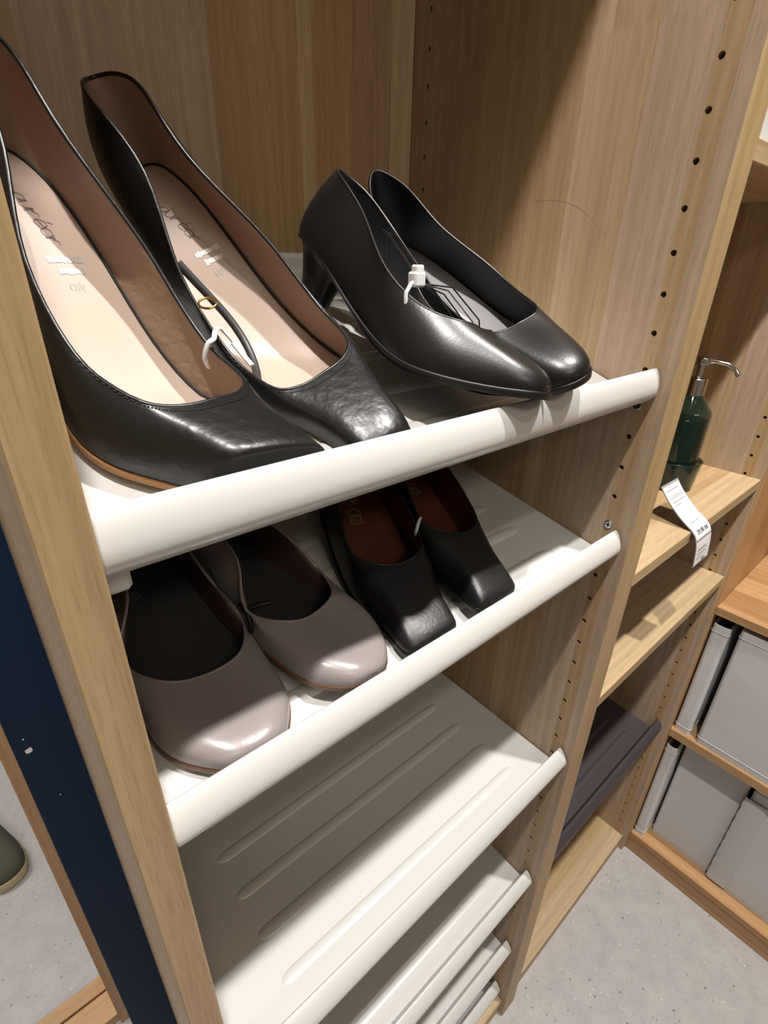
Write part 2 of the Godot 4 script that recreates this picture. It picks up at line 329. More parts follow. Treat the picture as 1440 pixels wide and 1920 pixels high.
func at(s: Shoe, j: float) -> Vector3:
	var i := int(floor(j))
	return s.world(s.t0[posmod(i, NS)].lerp(s.t0[posmod(i + 1, NS)], j - i))
func smooth(pts: Array) -> Array:
	var out := []
	for i in pts.size() - 1:
		for k in 4:
			var a: Vector3 = pts[i]
			out.append(a.cubic_interpolate(pts[i + 1], pts[maxi(i - 1, 0)], pts[mini(i + 2, pts.size() - 1)], k / 4.0))
	out.append(pts[pts.size() - 1])
	return out
func ring_through(p: Vector3, q: Vector3, w: float, drop: float, up: Vector3) -> Array:
	# a loop that runs over two bound edges p, q and down through both walls
	var c := (p + q) * 0.5 - up * drop * 0.35
	var x := (q - p)
	x = (x - up * x.dot(up)).normalized()
	var out := []
	for k in 20:
		var a := TAU * k / 20
		out.append(c + x * cos(a) * w + up * sin(a) * drop * 0.62)
	return out
func small_things() -> void:
	var n1 := Vector3(0, cos(deg_to_rad(20)), sin(deg_to_rad(20)))
	var n2 := Vector3(0, cos(deg_to_rad(11)), sin(deg_to_rad(11)))
	# tie that holds the beige-lined pair
	var p := at(sh.A, 16.3)
	var q := at(sh.B, 77.0)
	var t := thing("cable_tie", "white plastic tie joining the two beige-lined pumps", "tie", (p + q) / 2)
	var b := Buf.new()
	var ia: Vector3 = -sh.A.xf.basis.x
	var ib: Vector3 = sh.B.xf.basis.x
	var fw: Vector3 = sh.B.xf.basis.z
	b.tube(smooth([p + ia * 3 - n1 * 11, p + ia * 6 - n1 * 5, p + ia * 4 + n1 * 3, p + n1 * 5.5, (p + q) / 2 + n1 * 7, q + ib * 3 + n1 * 4, q + ib * 7 - n1 * 2 + fw * 5, q + ib * 9 - n1 * 8 + fw * 11]), 1.45, 10, false, 0.75)
	part(t, "loop", b, M.white_plastic)
	b = Buf.new()
	b.tube(smooth([q + ib * 7.5 - n1 * 4 + fw * 7, q + ib * 9.5 - n1 * 9 + fw * 13, q + ib * 11 - n1 * 14 + fw * 22]), 2.3, 10, false, 0.6)
	part(t, "tail", b, M.white_plastic)
	# grey elastic with a brass ring lying in the second pump
	t = thing("elastic_band", "grey elastic band with small brass ring inside the second beige-lined pump", "band", at(sh.B, 74))
	var pts := []
	for k in 21:
		var u := k / 20.0
		var e := at(sh.B, lerpf(70.5, 81.5, u))
		pts.append(e + sh.B.xf.basis.x * (2.0 + sin(u * PI) * 17.0) - sh.B.xf.basis.y * (6.0 + sin(u * PI) * 9.0))
	b = Buf.new()
	b.tube(pts, 2.6, 8, false)
	part(t, "band", b, M.grey_elastic)
	b = Buf.new()
	var c: Vector3 = at(sh.B, 74.5) + sh.B.xf.basis.x * 8.0 - sh.B.xf.basis.y * 2.0
	pts = []
	for k in 18: pts.append(c + (sh.B.xf.basis.z * sin(TAU * k / 18) * 6.0 + sh.B.xf.basis.x * cos(TAU * k / 18) * 5.0))
	b.tube(pts, 0.75, 6, true)
	part(t, "brass_ring", b, M.brass)
	# clip and cords of the all-black pair
	p = at(sh.C, 77.5)
	var cc := p + Vector3(9, 9, -3)
	t = thing("cable_tie", "white plastic clip with dark cords joining the all-black pumps", "tie", cc)
	b = Buf.new()
	b.tube([p + Vector3(-2, -7, -1), p + Vector3(-3, 2, 0), p + Vector3(2, 7, -1), cc], 1.4, 8)
	part(t, "strap", b, M.white_plastic)
	b = Buf.new()
	b.box(cc - Vector3(5, 4, 4), cc + Vector3(5, 5, 4), 1.2)
	b.box(cc + Vector3(-3, 4, -3), cc + Vector3(4, 9, 3), 1.0)
	part(t, "clip", b, M.white_plastic)
	var hi := at(sh.D, 58.0)
	var lo := at(sh.D, 84.0)
	for k in 3:
		b = Buf.new()
		b.tube([cc + Vector3(0, 3, -1), cc.lerp(hi, 0.5) + Vector3(-6 + 4 * k, 4 - 6 * k, 3 * k), hi + Vector3(3 * k - 4, -12, 4 - 2 * k)], 0.55, 6)
		part(t, "cord", b, M.black_cord if k != 1 else M.steel)
	for k in 4:
		b = Buf.new()
		b.tube([cc + Vector3(2, -2, 2), cc.lerp(lo, 0.35) + Vector3(4 * k - 2, 2 + 2 * k, 2), cc.lerp(lo, 0.7) + Vector3(7 * k - 4, -4 + k, 3), lo + Vector3(5 * k - 8, -16, 0)], 0.55, 6)
		part(t, "cord", b, M.black_cord if k != 2 else M.steel)
	# black tie of the mauve pair
	p = at(sh.E, 15.0)
	q = at(sh.F, 82.0)
	t = thing("cable_tie", "black cord tie joining the two mauve pumps", "tie", (p + q) / 2)
	b = Buf.new()
	b.tube(ring_through(p, q, 11.0, 18.0, n2), 1.7, 8, true)
	part(t, "loop", b, M.black_cord)
	b = Buf.new()
	b.tube([(p + q) / 2 + n2 * 4, q + Vector3(8, 4, 2), q + Vector3(16, 3, 3)], 1.8, 8)
	part(t, "tail", b, M.black_cord)
	for k in 2:
		b = Buf.new()
		var e := at(sh.E if k == 0 else sh.F, 23.0 if k == 0 else 72.0)
		b.tube([(p + q) / 2, (p + q) / 2 + (e - (p + q) / 2) * 0.5 + Vector3(6 - 10 * (1 - k), 6, 0), e + Vector3(3 if k == 0 else 4, 2, 0)], 0.8, 6)
		part(t, "cord", b, M.black_cord)
	# white tie of the square-toed pair
	p = at(sh.G, 16.5)
	q = at(sh.H, 82.0)
	b = Buf.new()
	b.tube(ring_through(p, q, 8.5, 12.0, n2), 1.6, 8, true)
	single("cable_tie", b, M.white_plastic, "white plastic tie joining the two square-toed black pumps", "tie", (p + q) / 2)
	soap_bottle()
	price_tag()

func soap_bottle() -> void:
	var c := Vector3(341, -482.9, -91)
	var cup := Buf.new()
	cup.lathe(c, [[0.1, 0], [31, 0], [34, 2], [39, 44], [39.5, 46], [38, 46.4], [36.6, 45], [32, 6], [30, 4], [0.1, 4]], 48)
	single("glass_dish", cup, M.green_glass, "green glass dish under the soap bottle on the oak shelf", "dish", c)
	var t := thing("soap_bottle", "dark green glass soap bottle with chrome pump on the oak shelf", "soap dispenser", c + Vector3(0, 4.2, 0))
	var b := Buf.new()
	var o := c + Vector3(0, 4.2, 0)
	b.lathe(o, [[0.1, 0], [27, 0], [30, 3], [31, 8], [31.5, 112], [30, 118], [14, 139], [12.5, 143], [12.5, 146], [0.1, 146]], 48)
	part(t, "glass_body", b, M.green_glass)
	b = Buf.new()
	b.lathe(o + Vector3(0, 4, 0), [[0.1, 0], [25, 0], [28.5, 4], [28.5, 100], [0.1, 100]], 40)
	part(t, "liquid", b, M.soap)
	b = Buf.new()
	b.lathe(o, [[0.1, 140], [13.5, 140], [14, 141], [14, 163], [13, 164.5], [5, 165], [4.5, 166], [4.5, 184], [0.1, 184]], 32)
	part(t, "pump_collar", b, M.chrome)
	b = Buf.new()
	b.lathe(o, [[0.1, 184], [10, 184], [11, 185], [11, 192], [10, 193.5], [0.1, 194]], 28)
	part(t, "pump_head", b, M.chrome)
	b = Buf.new()
	var d := Vector3(0.2, 0, 0.98).normalized()
	b.tube([o + Vector3(0, 189, 0), o + Vector3(0, 189, 0) + d * 18, o + Vector3(0, 186.5, 0) + d * 32, o + Vector3(0, 181, 0) + d * 42, o + Vector3(0, 173, 0) + d * 48], 3.1, 10)
	part(t, "spout", b, M.chrome)

func price_tag() -> void:
	# a paper strip that leans over the shelf's front edge: path of (y, z), x from 201 to 251
	var path := [[-436.0, -52.0], [-441.0, -48.5], [-453.0, -38.0], [-466.0, -24.0], [-475.0, -12.0], [-482.0, -1.0], [-490.0, 6.0], [-505.0, 10.0], [-532.0, 13.0]]
	var x0 := 201.0
	var x1 := 251.0
	var curve := Curve3D.new()
	for i in path.size():
		var p := Vector3(0, path[i][0], path[i][1])
		var a: Array = path[maxi(i - 1, 0)]
		var e: Array = path[mini(i + 1, path.size() - 1)]
		var tn := Vector3(0, e[0] - a[0], e[1] - a[1]) / 6.0
		curve.add_point(p, -tn, tn)
	var len_ := curve.get_baked_length()
	var nor := func(u: float) -> Vector3:
		var g := (curve.sample_baked(minf(u + 0.5, len_)) - curve.sample_baked(maxf(u - 0.5, 0))).normalized()
		return g.cross(Vector3.RIGHT).normalized()
	var sheet := func(u0: float, u1: float, xa: float, xb: float, h0: float, h1: float) -> Buf:
		var b := Buf.new()
		for h in [h0, h1]:
			var rows := []
			for k in 15:
				var u := lerpf(u0, u1, k / 14.0)
				var q := curve.sample_baked(u)
				var w: Vector3 = nor.call(u)
				if w.z < 0: w = -w
				rows.append(PackedVector3Array([q + Vector3(xa, 0, 0) + w * h, q + Vector3((xa + xb) / 2, 0, 0) + w * h, q + Vector3(xb, 0, 0) + w * h]))
			b.grid(rows, false, h == h1)
		return b
	var t := thing("price_tag", "white paper price tag leaning over the edge of the soap bottle shelf", "price tag", Vector3(226, -482, 0))
	part(t, "holder", sheet.call(0.0, len_, x0 - 1.5, x1 + 1.5, 0.0, 0.6), M.backing_grey)
	part(t, "price_card", sheet.call(3.0, len_ * 0.68, x0, x1, 0.7, 1.0), M.paper)
	part(t, "info_card", sheet.call(len_ * 0.71, len_ - 2.0, x0, x1, 0.7, 1.0), M.paper)
	var write := func(text: String, size: float, u: float, x: float, m: Material) -> void:
		var tm := TextMesh.new()
		var fnt := SystemFont.new()
		fnt.font_names = PackedStringArray(["Droid Sans"])
		fnt.font_weight = 700
		tm.font = fnt
		tm.text = text
		tm.font_size = 32
		tm.pixel_size = size / 32.0
		tm.depth = 0.1
		tm.horizontal_alignment = HORIZONTAL_ALIGNMENT_LEFT
		var arr := tm.get_mesh_arrays()
		var b := Buf.new()
		for v in arr[Mesh.ARRAY_VERTEX]:
			var uu := clampf(u - v.y, 0, len_)
			var w: Vector3 = nor.call(uu)
			if w.z < 0: w = -w
			b.vert(curve.sample_baked(uu) + Vector3(x + v.x, 0, 0) + w * (1.1 + v.z * 0.5), w, Vector2.ZERO)
		if arr[Mesh.ARRAY_INDEX] == null or arr[Mesh.ARRAY_INDEX].size() == 0:
			for i in arr[Mesh.ARRAY_VERTEX].size(): b.ix.append(i)
		else: b.ix = arr[Mesh.ARRAY_INDEX]
		part(t, "lettering", b, m)
	write.call("SAXBORGA", 7.5, 20.0, x0 + 5, M.ink_pale)
	write.call("29,90 лв", 8.6, len_ * 0.61, x0 + 8, M.ink)
	# rows of print too small to read
	for e in [[9.0, 5.0, 38.0], [26.0, 6.0, 40.0], [31.0, 6.0, 20.0], [len_ * 0.49, 8.0, 30.0], [len_ * 0.80, 7.0, 27.0], [len_ * 0.86, 6.0, 30.0], [len_ * 0.91, 6.0, 22.0]]:
		var b: Buf = sheet.call(e[0], e[0] + (1.6 if e[0] != len_ * 0.80 else 3.2), x0 + e[1], x0 + e[1] + e[2], 1.05, 1.12)
		part(t, "print_row", b, M.ink_pale)
	write.call("IKEA", 5.0, len_ * 0.965, x0 + 26, M.ink)

# ---------------------------------------------------------------- geometry buffer
class Buf:
	var v := PackedVector3Array()
	var n := PackedVector3Array()
	var uv := PackedVector2Array()
	var ix := PackedInt32Array()
	func vert(p: Vector3, nn: Vector3, t: Vector2) -> int:
		v.append(p); n.append(nn); uv.append(t)
		return v.size() - 1
	func tri(a: int, b: int, c: int) -> void:
		ix.append(a); ix.append(b); ix.append(c)
	# flat quad a b c d, seen counter-clockwise from its normal side
	func quad(a: Vector3, b: Vector3, c: Vector3, d: Vector3, ua := Vector2.ZERO, ub := Vector2(1, 0), uc := Vector2(1, 1), ud := Vector2(0, 1)) -> void:
		var nn := (b - a).cross(c - a)
		if nn.length() < 1e-9: nn = (c - a).cross(d - a)
		nn = nn.normalized()
		var i := vert(a, nn, ua)
		vert(b, nn, ub); vert(c, nn, uc); vert(d, nn, ud)
		tri(i, i + 2, i + 1); tri(i, i + 3, i + 2)
	func tri3(a: Vector3, b: Vector3, c: Vector3) -> void:
		var nn := (b - a).cross(c - a).normalized()
		var i := vert(a, nn, Vector2.ZERO)
		vert(b, nn, Vector2.ZERO); vert(c, nn, Vector2.ZERO)
		tri(i, i + 2, i + 1)
	# smooth grid: rows[r][c]; the outside is (along the row) x (along the rows); flip turns it
	func grid(rows: Array, close := false, flip := false, su := 1.0, sv := 1.0) -> void:
		var R := rows.size()
		var K: int = rows[0].size()
		var base := v.size()
		var cols := K + 1 if close else K
		var acc := PackedVector3Array()
		acc.resize(R * K)
		for r in R - 1:
			for c in (K if close else K - 1):
				var c2 := (c + 1) % K
				var a: Vector3 = rows[r][c]
				var b: Vector3 = rows[r][c2]
				var d: Vector3 = rows[r + 1][c]
				var e: Vector3 = rows[r + 1][c2]
				var nn := (b - d).cross(e - a)
				nn = -nn if not flip else nn
				nn = -nn
				acc[r * K + c] += nn; acc[r * K + c2] += nn; acc[(r + 1) * K + c] += nn; acc[(r + 1) * K + c2] += nn
		for r in R:
			for c in cols:
				var nn: Vector3 = acc[r * K + c % K]
				nn = nn.normalized() if nn.length() > 1e-12 else Vector3.UP
				vert(rows[r][c % K], nn, Vector2(su * c / float(cols - 1), sv * r / float(max(R - 1, 1))))
		for r in R - 1:
			for c in cols - 1:
				var i := base + r * cols + c
				if flip:
					tri(i, i + 1, i + cols + 1); tri(i, i + cols + 1, i + cols)
				else:
					tri(i, i + cols + 1, i + 1); tri(i, i + cols, i + cols + 1)
	# box with chamfered edges; uvs in metres, grain = axis along which v runs
	func box(lo: Vector3, hi: Vector3, ch := 0.6, grain := 1, off := Vector2.ZERO, skip := Vector3.ZERO) -> void:
		var ax := [Vector3.RIGHT, Vector3.UP, Vector3.BACK]
		ch = minf(ch, 0.45 * minf(hi.x - lo.x, minf(hi.y - lo.y, hi.z - lo.z)))
		var cen := (lo + hi) * 0.5
		var h := (hi - lo) * 0.5
		for k in 3:
			for s in [-1.0, 1.0]:
				if skip[k] == s: continue
				var i := (k + 1) % 3
				var j := (k + 2) % 3
				var e1: Vector3 = ax[i] * (h[i] - ch)
				var e2: Vector3 = ax[j] * (h[j] - ch)
				var o: Vector3 = cen + ax[k] * (h[k] * s)
				var q := [o - e1 - e2, o + e1 - e2, o + e1 + e2, o - e1 + e2]
				if s < 0: q.reverse()
				_q(q, grain, k, off)
		if ch <= 0.0: return
		for k in 3:
			var i := (k + 1) % 3
			var j := (k + 2) % 3
			for s1 in [-1.0, 1.0]:
				for s2 in [-1.0, 1.0]:
					var e: Vector3 = ax[k] * (h[k] - ch)
					var p1: Vector3 = cen + ax[i] * (h[i] * s1) + ax[j] * ((h[j] - ch) * s2)
					var p2: Vector3 = cen + ax[i] * ((h[i] - ch) * s1) + ax[j] * (h[j] * s2)
					var q := [p1 - e, p1 + e, p2 + e, p2 - e]
					var nn: Vector3 = ax[i] * s1 + ax[j] * s2
					if (q[1] - q[0]).cross(q[2] - q[0]).dot(nn) < 0: q.reverse()
					_q(q, grain, i if grain != i else j, off)
		for sx in [-1.0, 1.0]:
			for sy in [-1.0, 1.0]:
				for sz in [-1.0, 1.0]:
					var s := Vector3(sx, sy, sz)
					var a := cen + Vector3(h.x * sx, (h.y - ch) * sy, (h.z - ch) * sz)
					var b := cen + Vector3((h.x - ch) * sx, h.y * sy, (h.z - ch) * sz)
					var c := cen + Vector3((h.x - ch) * sx, (h.y - ch) * sy, h.z * sz)
					if (b - a).cross(c - a).dot(s) < 0: tri3(a, c, b)
					else: tri3(a, b, c)
	func _q(q: Array, grain: int, k: int, off: Vector2) -> void:
		var g := grain
		var o := 3 - k - grain if k != grain else (grain + 1) % 3
		if k == grain: g = (grain + 2) % 3
		var t := []
		for p in q: t.append(Vector2(-p[o] * 0.001 if o != 1 else p[o] * 0.001, p[g] * 0.001) + off)
		quad(q[0], q[1], q[2], q[3], t[0], t[1], t[2], t[3])
	# swept tube along points
	func tube(pts: Array, r: float, sides := 8, closed := false, flat := 1.0) -> void:
		var rows := []
		var up := Vector3(0.13, 0.95, 0.27).normalized()
		var m := pts.size()
		for i in m:
			var t: Vector3
			if closed: t = pts[(i + 1) % m] - pts[(i - 1 + m) % m]
			else: t = pts[mini(i + 1, m - 1)] - pts[maxi(i - 1, 0)]
			t = t.normalized()
			var s := t.cross(up)
			if s.length() < 0.05: s = t.cross(Vector3.RIGHT)
			s = s.normalized()
			up = s.cross(t).normalized()
			var row := PackedVector3Array()
			for k in sides:
				var a := TAU * k / sides
				row.append(pts[i] + (s * cos(a) + up * sin(a) * flat) * r)
			rows.append(row)
		if closed: rows.append(rows[0])
		grid(rows, true, true)
		if not closed:
			fan(rows[0], true); fan(rows[m - 1], false)
	func fan(loop: PackedVector3Array, front: bool) -> void:
		var c := Vector3.ZERO
		for p in loop: c += p
		c /= loop.size()
		for i in loop.size():
			var a := loop[i]
			var b := loop[(i + 1) % loop.size()]
			if front: tri3(c, a, b)
			else: tri3(c, b, a)
	# surface of revolution about the vertical through c: prof = [[radius, height], ...]
	func lathe(c: Vector3, prof: Array, sides := 32, flip := false) -> void:
		var rows := []
		for p in prof:
			var row := PackedVector3Array()
			for k in sides:
				var a := TAU * k / sides
				row.append(c + Vector3(cos(a) * p[0], p[1], sin(a) * p[0]))
			rows.append(row)
		grid(rows, true, not flip)
	# ruled extrusion of a closed 2D outline; f maps (2D point, depth) to space
	func prism(outline: Array, f: Callable, d0: float, d1: float) -> void:
		var a := PackedVector2Array()
		for p in outline: a.append(p)
		var m := a.size()
		for i in m:
			var p := a[i]
			var q := a[(i + 1) % m]
			quad(f.call(p, d0), f.call(q, d0), f.call(q, d1), f.call(p, d1))
		var t := Geometry2D.triangulate_polygon(a)
		for i in range(0, t.size(), 3):
			tri3(f.call(a[t[i]], d1), f.call(a[t[i + 1]], d1), f.call(a[t[i + 2]], d1))
			tri3(f.call(a[t[i]], d0), f.call(a[t[i + 2]], d0), f.call(a[t[i + 1]], d0))
	func mesh(base: Vector3) -> ArrayMesh:
		var vv := PackedVector3Array()
		vv.resize(v.size())
		for i in v.size(): vv[i] = (v[i] - base) * 0.001
		var arr := []
		arr.resize(Mesh.ARRAY_MAX)
		arr[Mesh.ARRAY_VERTEX] = vv
		arr[Mesh.ARRAY_NORMAL] = n
		arr[Mesh.ARRAY_TEX_UV] = uv
		arr[Mesh.ARRAY_INDEX] = ix
		var m := ArrayMesh.new()
		m.add_surface_from_arrays(Mesh.PRIMITIVE_TRIANGLES, arr)
		return m

# ---------------------------------------------------------------- nodes
func W(p: Vector3) -> Vector3:
	return Vector3(p.x, p.y - FLOOR, p.z) * 0.001
func numbered(called: String) -> String:
	used[called] = used.get(called, -1) + 1
	return called if used[called] == 0 else "%s_%03d" % [called, used[called]]
func tag(o: Node, label: String, category: String, group := "") -> void:
	o.set_meta("label", label); o.set_meta("category", category)
	if group: o.set_meta("group", group)
func thing(called: String, label: String, category: String, base: Vector3, group := "") -> Node3D:
	var o := Node3D.new()
	o.name = numbered(called)
	add_child(o)
	o.position = W(base)
	o.set_meta("base", base)
	tag(o, label, category, group)
	return o
func base_of(o: Node) -> Vector3:
	while o != self:
		if o.has_meta("base"): return o.get_meta("base")
		o = o.get_parent()
	return Vector3(0, FLOOR, 0)
func part(parent: Node, called: String, b: Buf, m: Material) -> MeshInstance3D:
	var o := MeshInstance3D.new()
	o.name = called
	o.mesh = b.mesh(base_of(parent))
	o.material_override = m
	parent.add_child(o, true)
	return o
func shared(parent: Node3D, called: String, mesh: Mesh, m: Material, at: Vector3) -> MeshInstance3D:
	var o := MeshInstance3D.new()
	o.name = called
	o.mesh = mesh
	o.material_override = m
	parent.add_child(o, true)
	o.position = (at - base_of(parent)) * 0.001
	return o
func struct(called: String, b: Buf, m: Material) -> MeshInstance3D:
	var o := MeshInstance3D.new()
	o.name = called
	o.mesh = b.mesh(Vector3(0, FLOOR, 0))
	o.material_override = m
	add_child(o, true)
	o.set_meta("kind", "structure")
	return o
func single(called: String, b: Buf, m: Material, label: String, category: String, base: Vector3, group := "") -> MeshInstance3D:
	var o := MeshInstance3D.new()
	o.name = numbered(called)
	o.mesh = b.mesh(base)
	o.material_override = m
	add_child(o)
	o.position = W(base)
	tag(o, label, category, group)
	return o

# ---------------------------------------------------------------- materials
func mat(called: String, c: Color, rough: float, metal := 0.0) -> StandardMaterial3D:
	var m := StandardMaterial3D.new()
	m.resource_name = called
	m.albedo_color = c
	m.roughness = rough
	m.metallic = metal
	M[called] = m
	return m
func noise(seed_: int, freq: float, oct := 3, type := FastNoiseLite.TYPE_SIMPLEX_SMOOTH) -> FastNoiseLite:
	var f := FastNoiseLite.new()
	f.seed = seed_
	f.noise_type = type
	f.frequency = freq
	f.fractal_octaves = oct
	return f
func relief(m: StandardMaterial3D, seed_: int, freq: float, cm: float, per_metre: float, oct := 3) -> void:
	var img := noise(seed_, freq, oct).get_seamless_image(256, 256)
	m.heightmap_enabled = true
	m.heightmap_texture = ImageTexture.create_from_image(img)
	m.heightmap_scale = cm
	m.uv1_triplanar = true
	m.uv1_scale = Vector3.ONE * per_metre
# printed oak foil: boards of unequal tone side by side (edges in metres across), fine pores along the grain; 0.512 m by 2.4 m
func oak(called: String, seed_: int, edges: Array, tones: Array) -> StandardMaterial3D:
	var w := 1024
	var h := 512
	var fine := noise(seed_, 0.5, 2)
	var mid := noise(seed_ + 1, 0.05, 3)
	var slow := noise(seed_ + 2, 0.012, 2)
	var data := PackedByteArray()
	data.resize(w * h * 3)
	var board := PackedInt32Array()
	for x in w:
		var u := x / float(w) * 0.512
		var k := 0
		while k < edges.size() and u > edges[k]: k += 1
		board.append(k % tones.size())
	var i := 0
	for y in h:
		for x in w:
			var b := board[x]
			var t: Color = tones[b]
			var g := mid.get_noise_2d(x * 1.0 + b * 71.0 + 3.0 * slow.get_noise_2d(x, y * 2.0), y * 0.16) * 0.055
			var p := fine.get_noise_2d(x * 0.9 + b * 37.0, y * 0.22)
			g += p * 0.028
			if p < -0.4: g -= 0.03
			data[i] = clampi(int((t.r + g) * 255.0), 0, 255)
			data[i + 1] = clampi(int((t.g + g * 1.02) * 255.0), 0, 255)
			data[i + 2] = clampi(int((t.b + g * 0.98) * 255.0), 0, 255)
			i += 3
	var m := mat(called, Color.WHITE, 0.5)
	m.albedo_texture = ImageTexture.create_from_image(Image.create_from_data(w, h, false, Image.FORMAT_RGB8, data))
	m.uv1_scale = Vector3(1 / 0.512, 1 / 2.4, 1)
	return m
func make_materials() -> void:
	var gold := Color(0.66, 0.55, 0.405)
	var pale := Color(0.70, 0.605, 0.475)
	var pink := Color(0.68, 0.59, 0.495)
	var deep := Color(0.605, 0.495, 0.37)
	oak("oak_side", 11, [0.014, 0.03, 0.078, 0.118, 0.136, 0.19, 0.25, 0.3, 0.36, 0.46], [pink, gold, pink, pale.lerp(gold, 0.5), pale * 1.03, gold, gold.lerp(deep, 0.5), deep, deep.lerp(pink, 0.4), pink, gold])
	oak("oak_back", 23, [0.032, 0.085, 0.134, 0.15, 0.205, 0.24, 0.385, 0.46], [pale, deep, deep.lerp(gold, 0.4), pale, gold, deep.lerp(gold, 0.5), pink, gold, deep])
	oak("oak_shelf", 37, [0.045, 0.1, 0.17, 0.235, 0.3, 0.37, 0.44], [pale, gold, pale, pink, gold, pale])
	oak("oak_warm", 41, [0.05, 0.11, 0.18, 0.25, 0.33, 0.41], [Color(0.68, 0.53, 0.37), Color(0.65, 0.49, 0.33), Color(0.70, 0.55, 0.39), Color(0.62, 0.47, 0.32)])
	M["oak_warm"].roughness = 0.42
	mat("edge_band", Color(0.66, 0.56, 0.43), 0.4)
	var wh := mat("white_metal", Color(0.79, 0.785, 0.77), 0.28)
	wh.clearcoat_enabled = true
	wh.clearcoat = 0.25
	wh.clearcoat_roughness = 0.2
	mat("dark_metal", Color(0.25, 0.225, 0.235), 0.4)
	mat("steel", Color(0.66, 0.66, 0.66), 0.25, 1.0)
	mat("hole_dark", Color(0.1, 0.08, 0.06), 0.8)
	mat("navy_paint", Color(0.10, 0.16, 0.25), 0.5).metallic_specular = 0.2
	mat("chip", Color(0.82, 0.82, 0.8), 0.7)
	mat("wall_paint", Color(0.8, 0.79, 0.77), 0.85)
	mat("ceiling_paint", Color(0.78, 0.77, 0.75), 0.9)
	# speckled vinyl floor
	var n := 1024
	var img := Image.create(n, n, false, Image.FORMAT_RGB8)
	var f1 := noise(5, 0.02, 3)
	var f2 := noise(6, 0.12, 2)
	for y in n:
		for x in n:
			var g := 0.66 + f1.get_noise_2d(x, y) * 0.03 + f2.get_noise_2d(x, y) * 0.022
			img.set_pixel(x, y, Color(g * 1.005, g * 0.985, g * 0.975))
	var rng := RandomNumberGenerator.new()
	rng.seed = 4
	for k in 1900:
		var x := rng.randi_range(2, n - 8)
		var y := rng.randi_range(2, n - 8)
		var s := rng.randf()
		var g := rng.randf_range(0.42, 0.58) if s < 0.45 else rng.randf_range(0.72, 0.8)
		var r := rng.randi_range(1, 3)
		for dy in r:
			for dx in r + rng.randi_range(0, 1): img.set_pixel(x + dx, y + dy, Color(g, g * 0.98, g * 0.96))
	var fl := mat("vinyl", Color.WHITE, 0.42)
	fl.albedo_texture = ImageTexture.create_from_image(img)
	fl.uv1_scale = Vector3(0.9, 0.9, 1)
	# leathers
	var bl := mat("black_leather", Color(0.085, 0.08, 0.08), 0.34)
	relief(bl, 51, 0.05, 0.03, 9.0, 4)
	var bs := mat("black_calf", Color(0.085, 0.08, 0.078), 0.34)
	relief(bs, 52, 0.11, 0.006, 14.0, 3)
	var bm := mat("black_kid", Color(0.09, 0.09, 0.095), 0.4)
	relief(bm, 53, 0.09, 0.012, 12.0, 3)
	var mv := mat("mauve_leather", Color(0.535, 0.50, 0.495), 0.27)
	relief(mv, 54, 0.08, 0.004, 14.0, 3)
	var tan := mat("tan_lining", Color(0.575, 0.475, 0.40), 0.5)
	relief(tan, 55, 0.045, 0.05, 11.0, 4)
	mat("insole_beige", Color(0.70, 0.62, 0.565), 0.4)
	mat("insole_grey", Color(0.62, 0.61, 0.62), 0.25)
	mat("insole_charcoal", Color(0.2, 0.2, 0.205), 0.5)
	mat("insole_rust", Color(0.36, 0.185, 0.125), 0.4)
	mat("lining_rust", Color(0.33, 0.165, 0.115), 0.42)
	mat("lining_plum", Color(0.30, 0.215, 0.205), 0.5)
	mat("lining_black", Color(0.055, 0.05, 0.05), 0.5)
	mat("sole_tan", Color(0.62, 0.45, 0.28), 0.5)
	mat("sole_black", Color(0.075, 0.07, 0.07), 0.45)
	mat("sole_brown", Color(0.42, 0.3, 0.2), 0.5)
	mat("thread_black", Color(0.03, 0.03, 0.03), 0.6)
	mat("thread_rust", Color(0.5, 0.33, 0.25), 0.6)
	mat("foil_silver", Color(0.85, 0.83, 0.8), 0.42, 0.7)
	mat("foil_gold", Color(0.80, 0.66, 0.38), 0.45, 0.25)
	mat("print_grey", Color(0.45, 0.4, 0.38), 0.6)
	mat("print_silver", Color(0.42, 0.42, 0.42), 0.5)
	mat("brass", Color(0.8, 0.66, 0.36), 0.3, 1.0)
	var pl := mat("white_plastic", Color(0.86, 0.87, 0.86), 0.3)
	pl.subsurf_scatter_enabled = true
	pl.subsurf_scatter_strength = 0.2
	mat("black_cord", Color(0.06, 0.06, 0.065), 0.5)
	mat("grey_elastic", Color(0.2, 0.2, 0.2), 0.45)
	mat("paper", Color(0.86, 0.85, 0.86), 0.6)
	mat("ink", Color(0.22, 0.22, 0.23), 0.7)
	mat("ink_pale", Color(0.62, 0.61, 0.62), 0.7)
	mat("backing_grey", Color(0.58, 0.57, 0.56), 0.5)
	mat("red_plastic", Color(0.8, 0.15, 0.13), 0.4)
	mat("chrome", Color(0.8, 0.8, 0.8), 0.12, 1.0)
	var gl := mat("green_glass", Color(0.06, 0.16, 0.12, 0.6), 0.06)
	gl.transparency = BaseMaterial3D.TRANSPARENCY_ALPHA
	mat("soap", Color(0.03, 0.07, 0.07), 0.2)
	var bx := mat("box_fabric", Color(0.80, 0.795, 0.80), 0.8)
	relief(bx, 61, 0.015, 0.08, 2.0, 2)
	mat("box_binding", Color(0.77, 0.765, 0.76), 0.75)
	mat("white_board", Color(0.78, 0.79, 0.79), 0.5)
	var cv := mat("olive_canvas", Color(0.28, 0.28, 0.235), 0.9)
	relief(cv, 62, 0.2, 0.02, 20.0, 2)
	mat("olive_rubber", Color(0.36, 0.365, 0.32), 0.7)
	mat("cream_rubber", Color(0.72, 0.66, 0.5), 0.6)
	mat("lamp_black", Color(0.08, 0.08, 0.08), 0.5)
	var em := mat("lamp_glow", Color(1, 1, 1), 0.5)
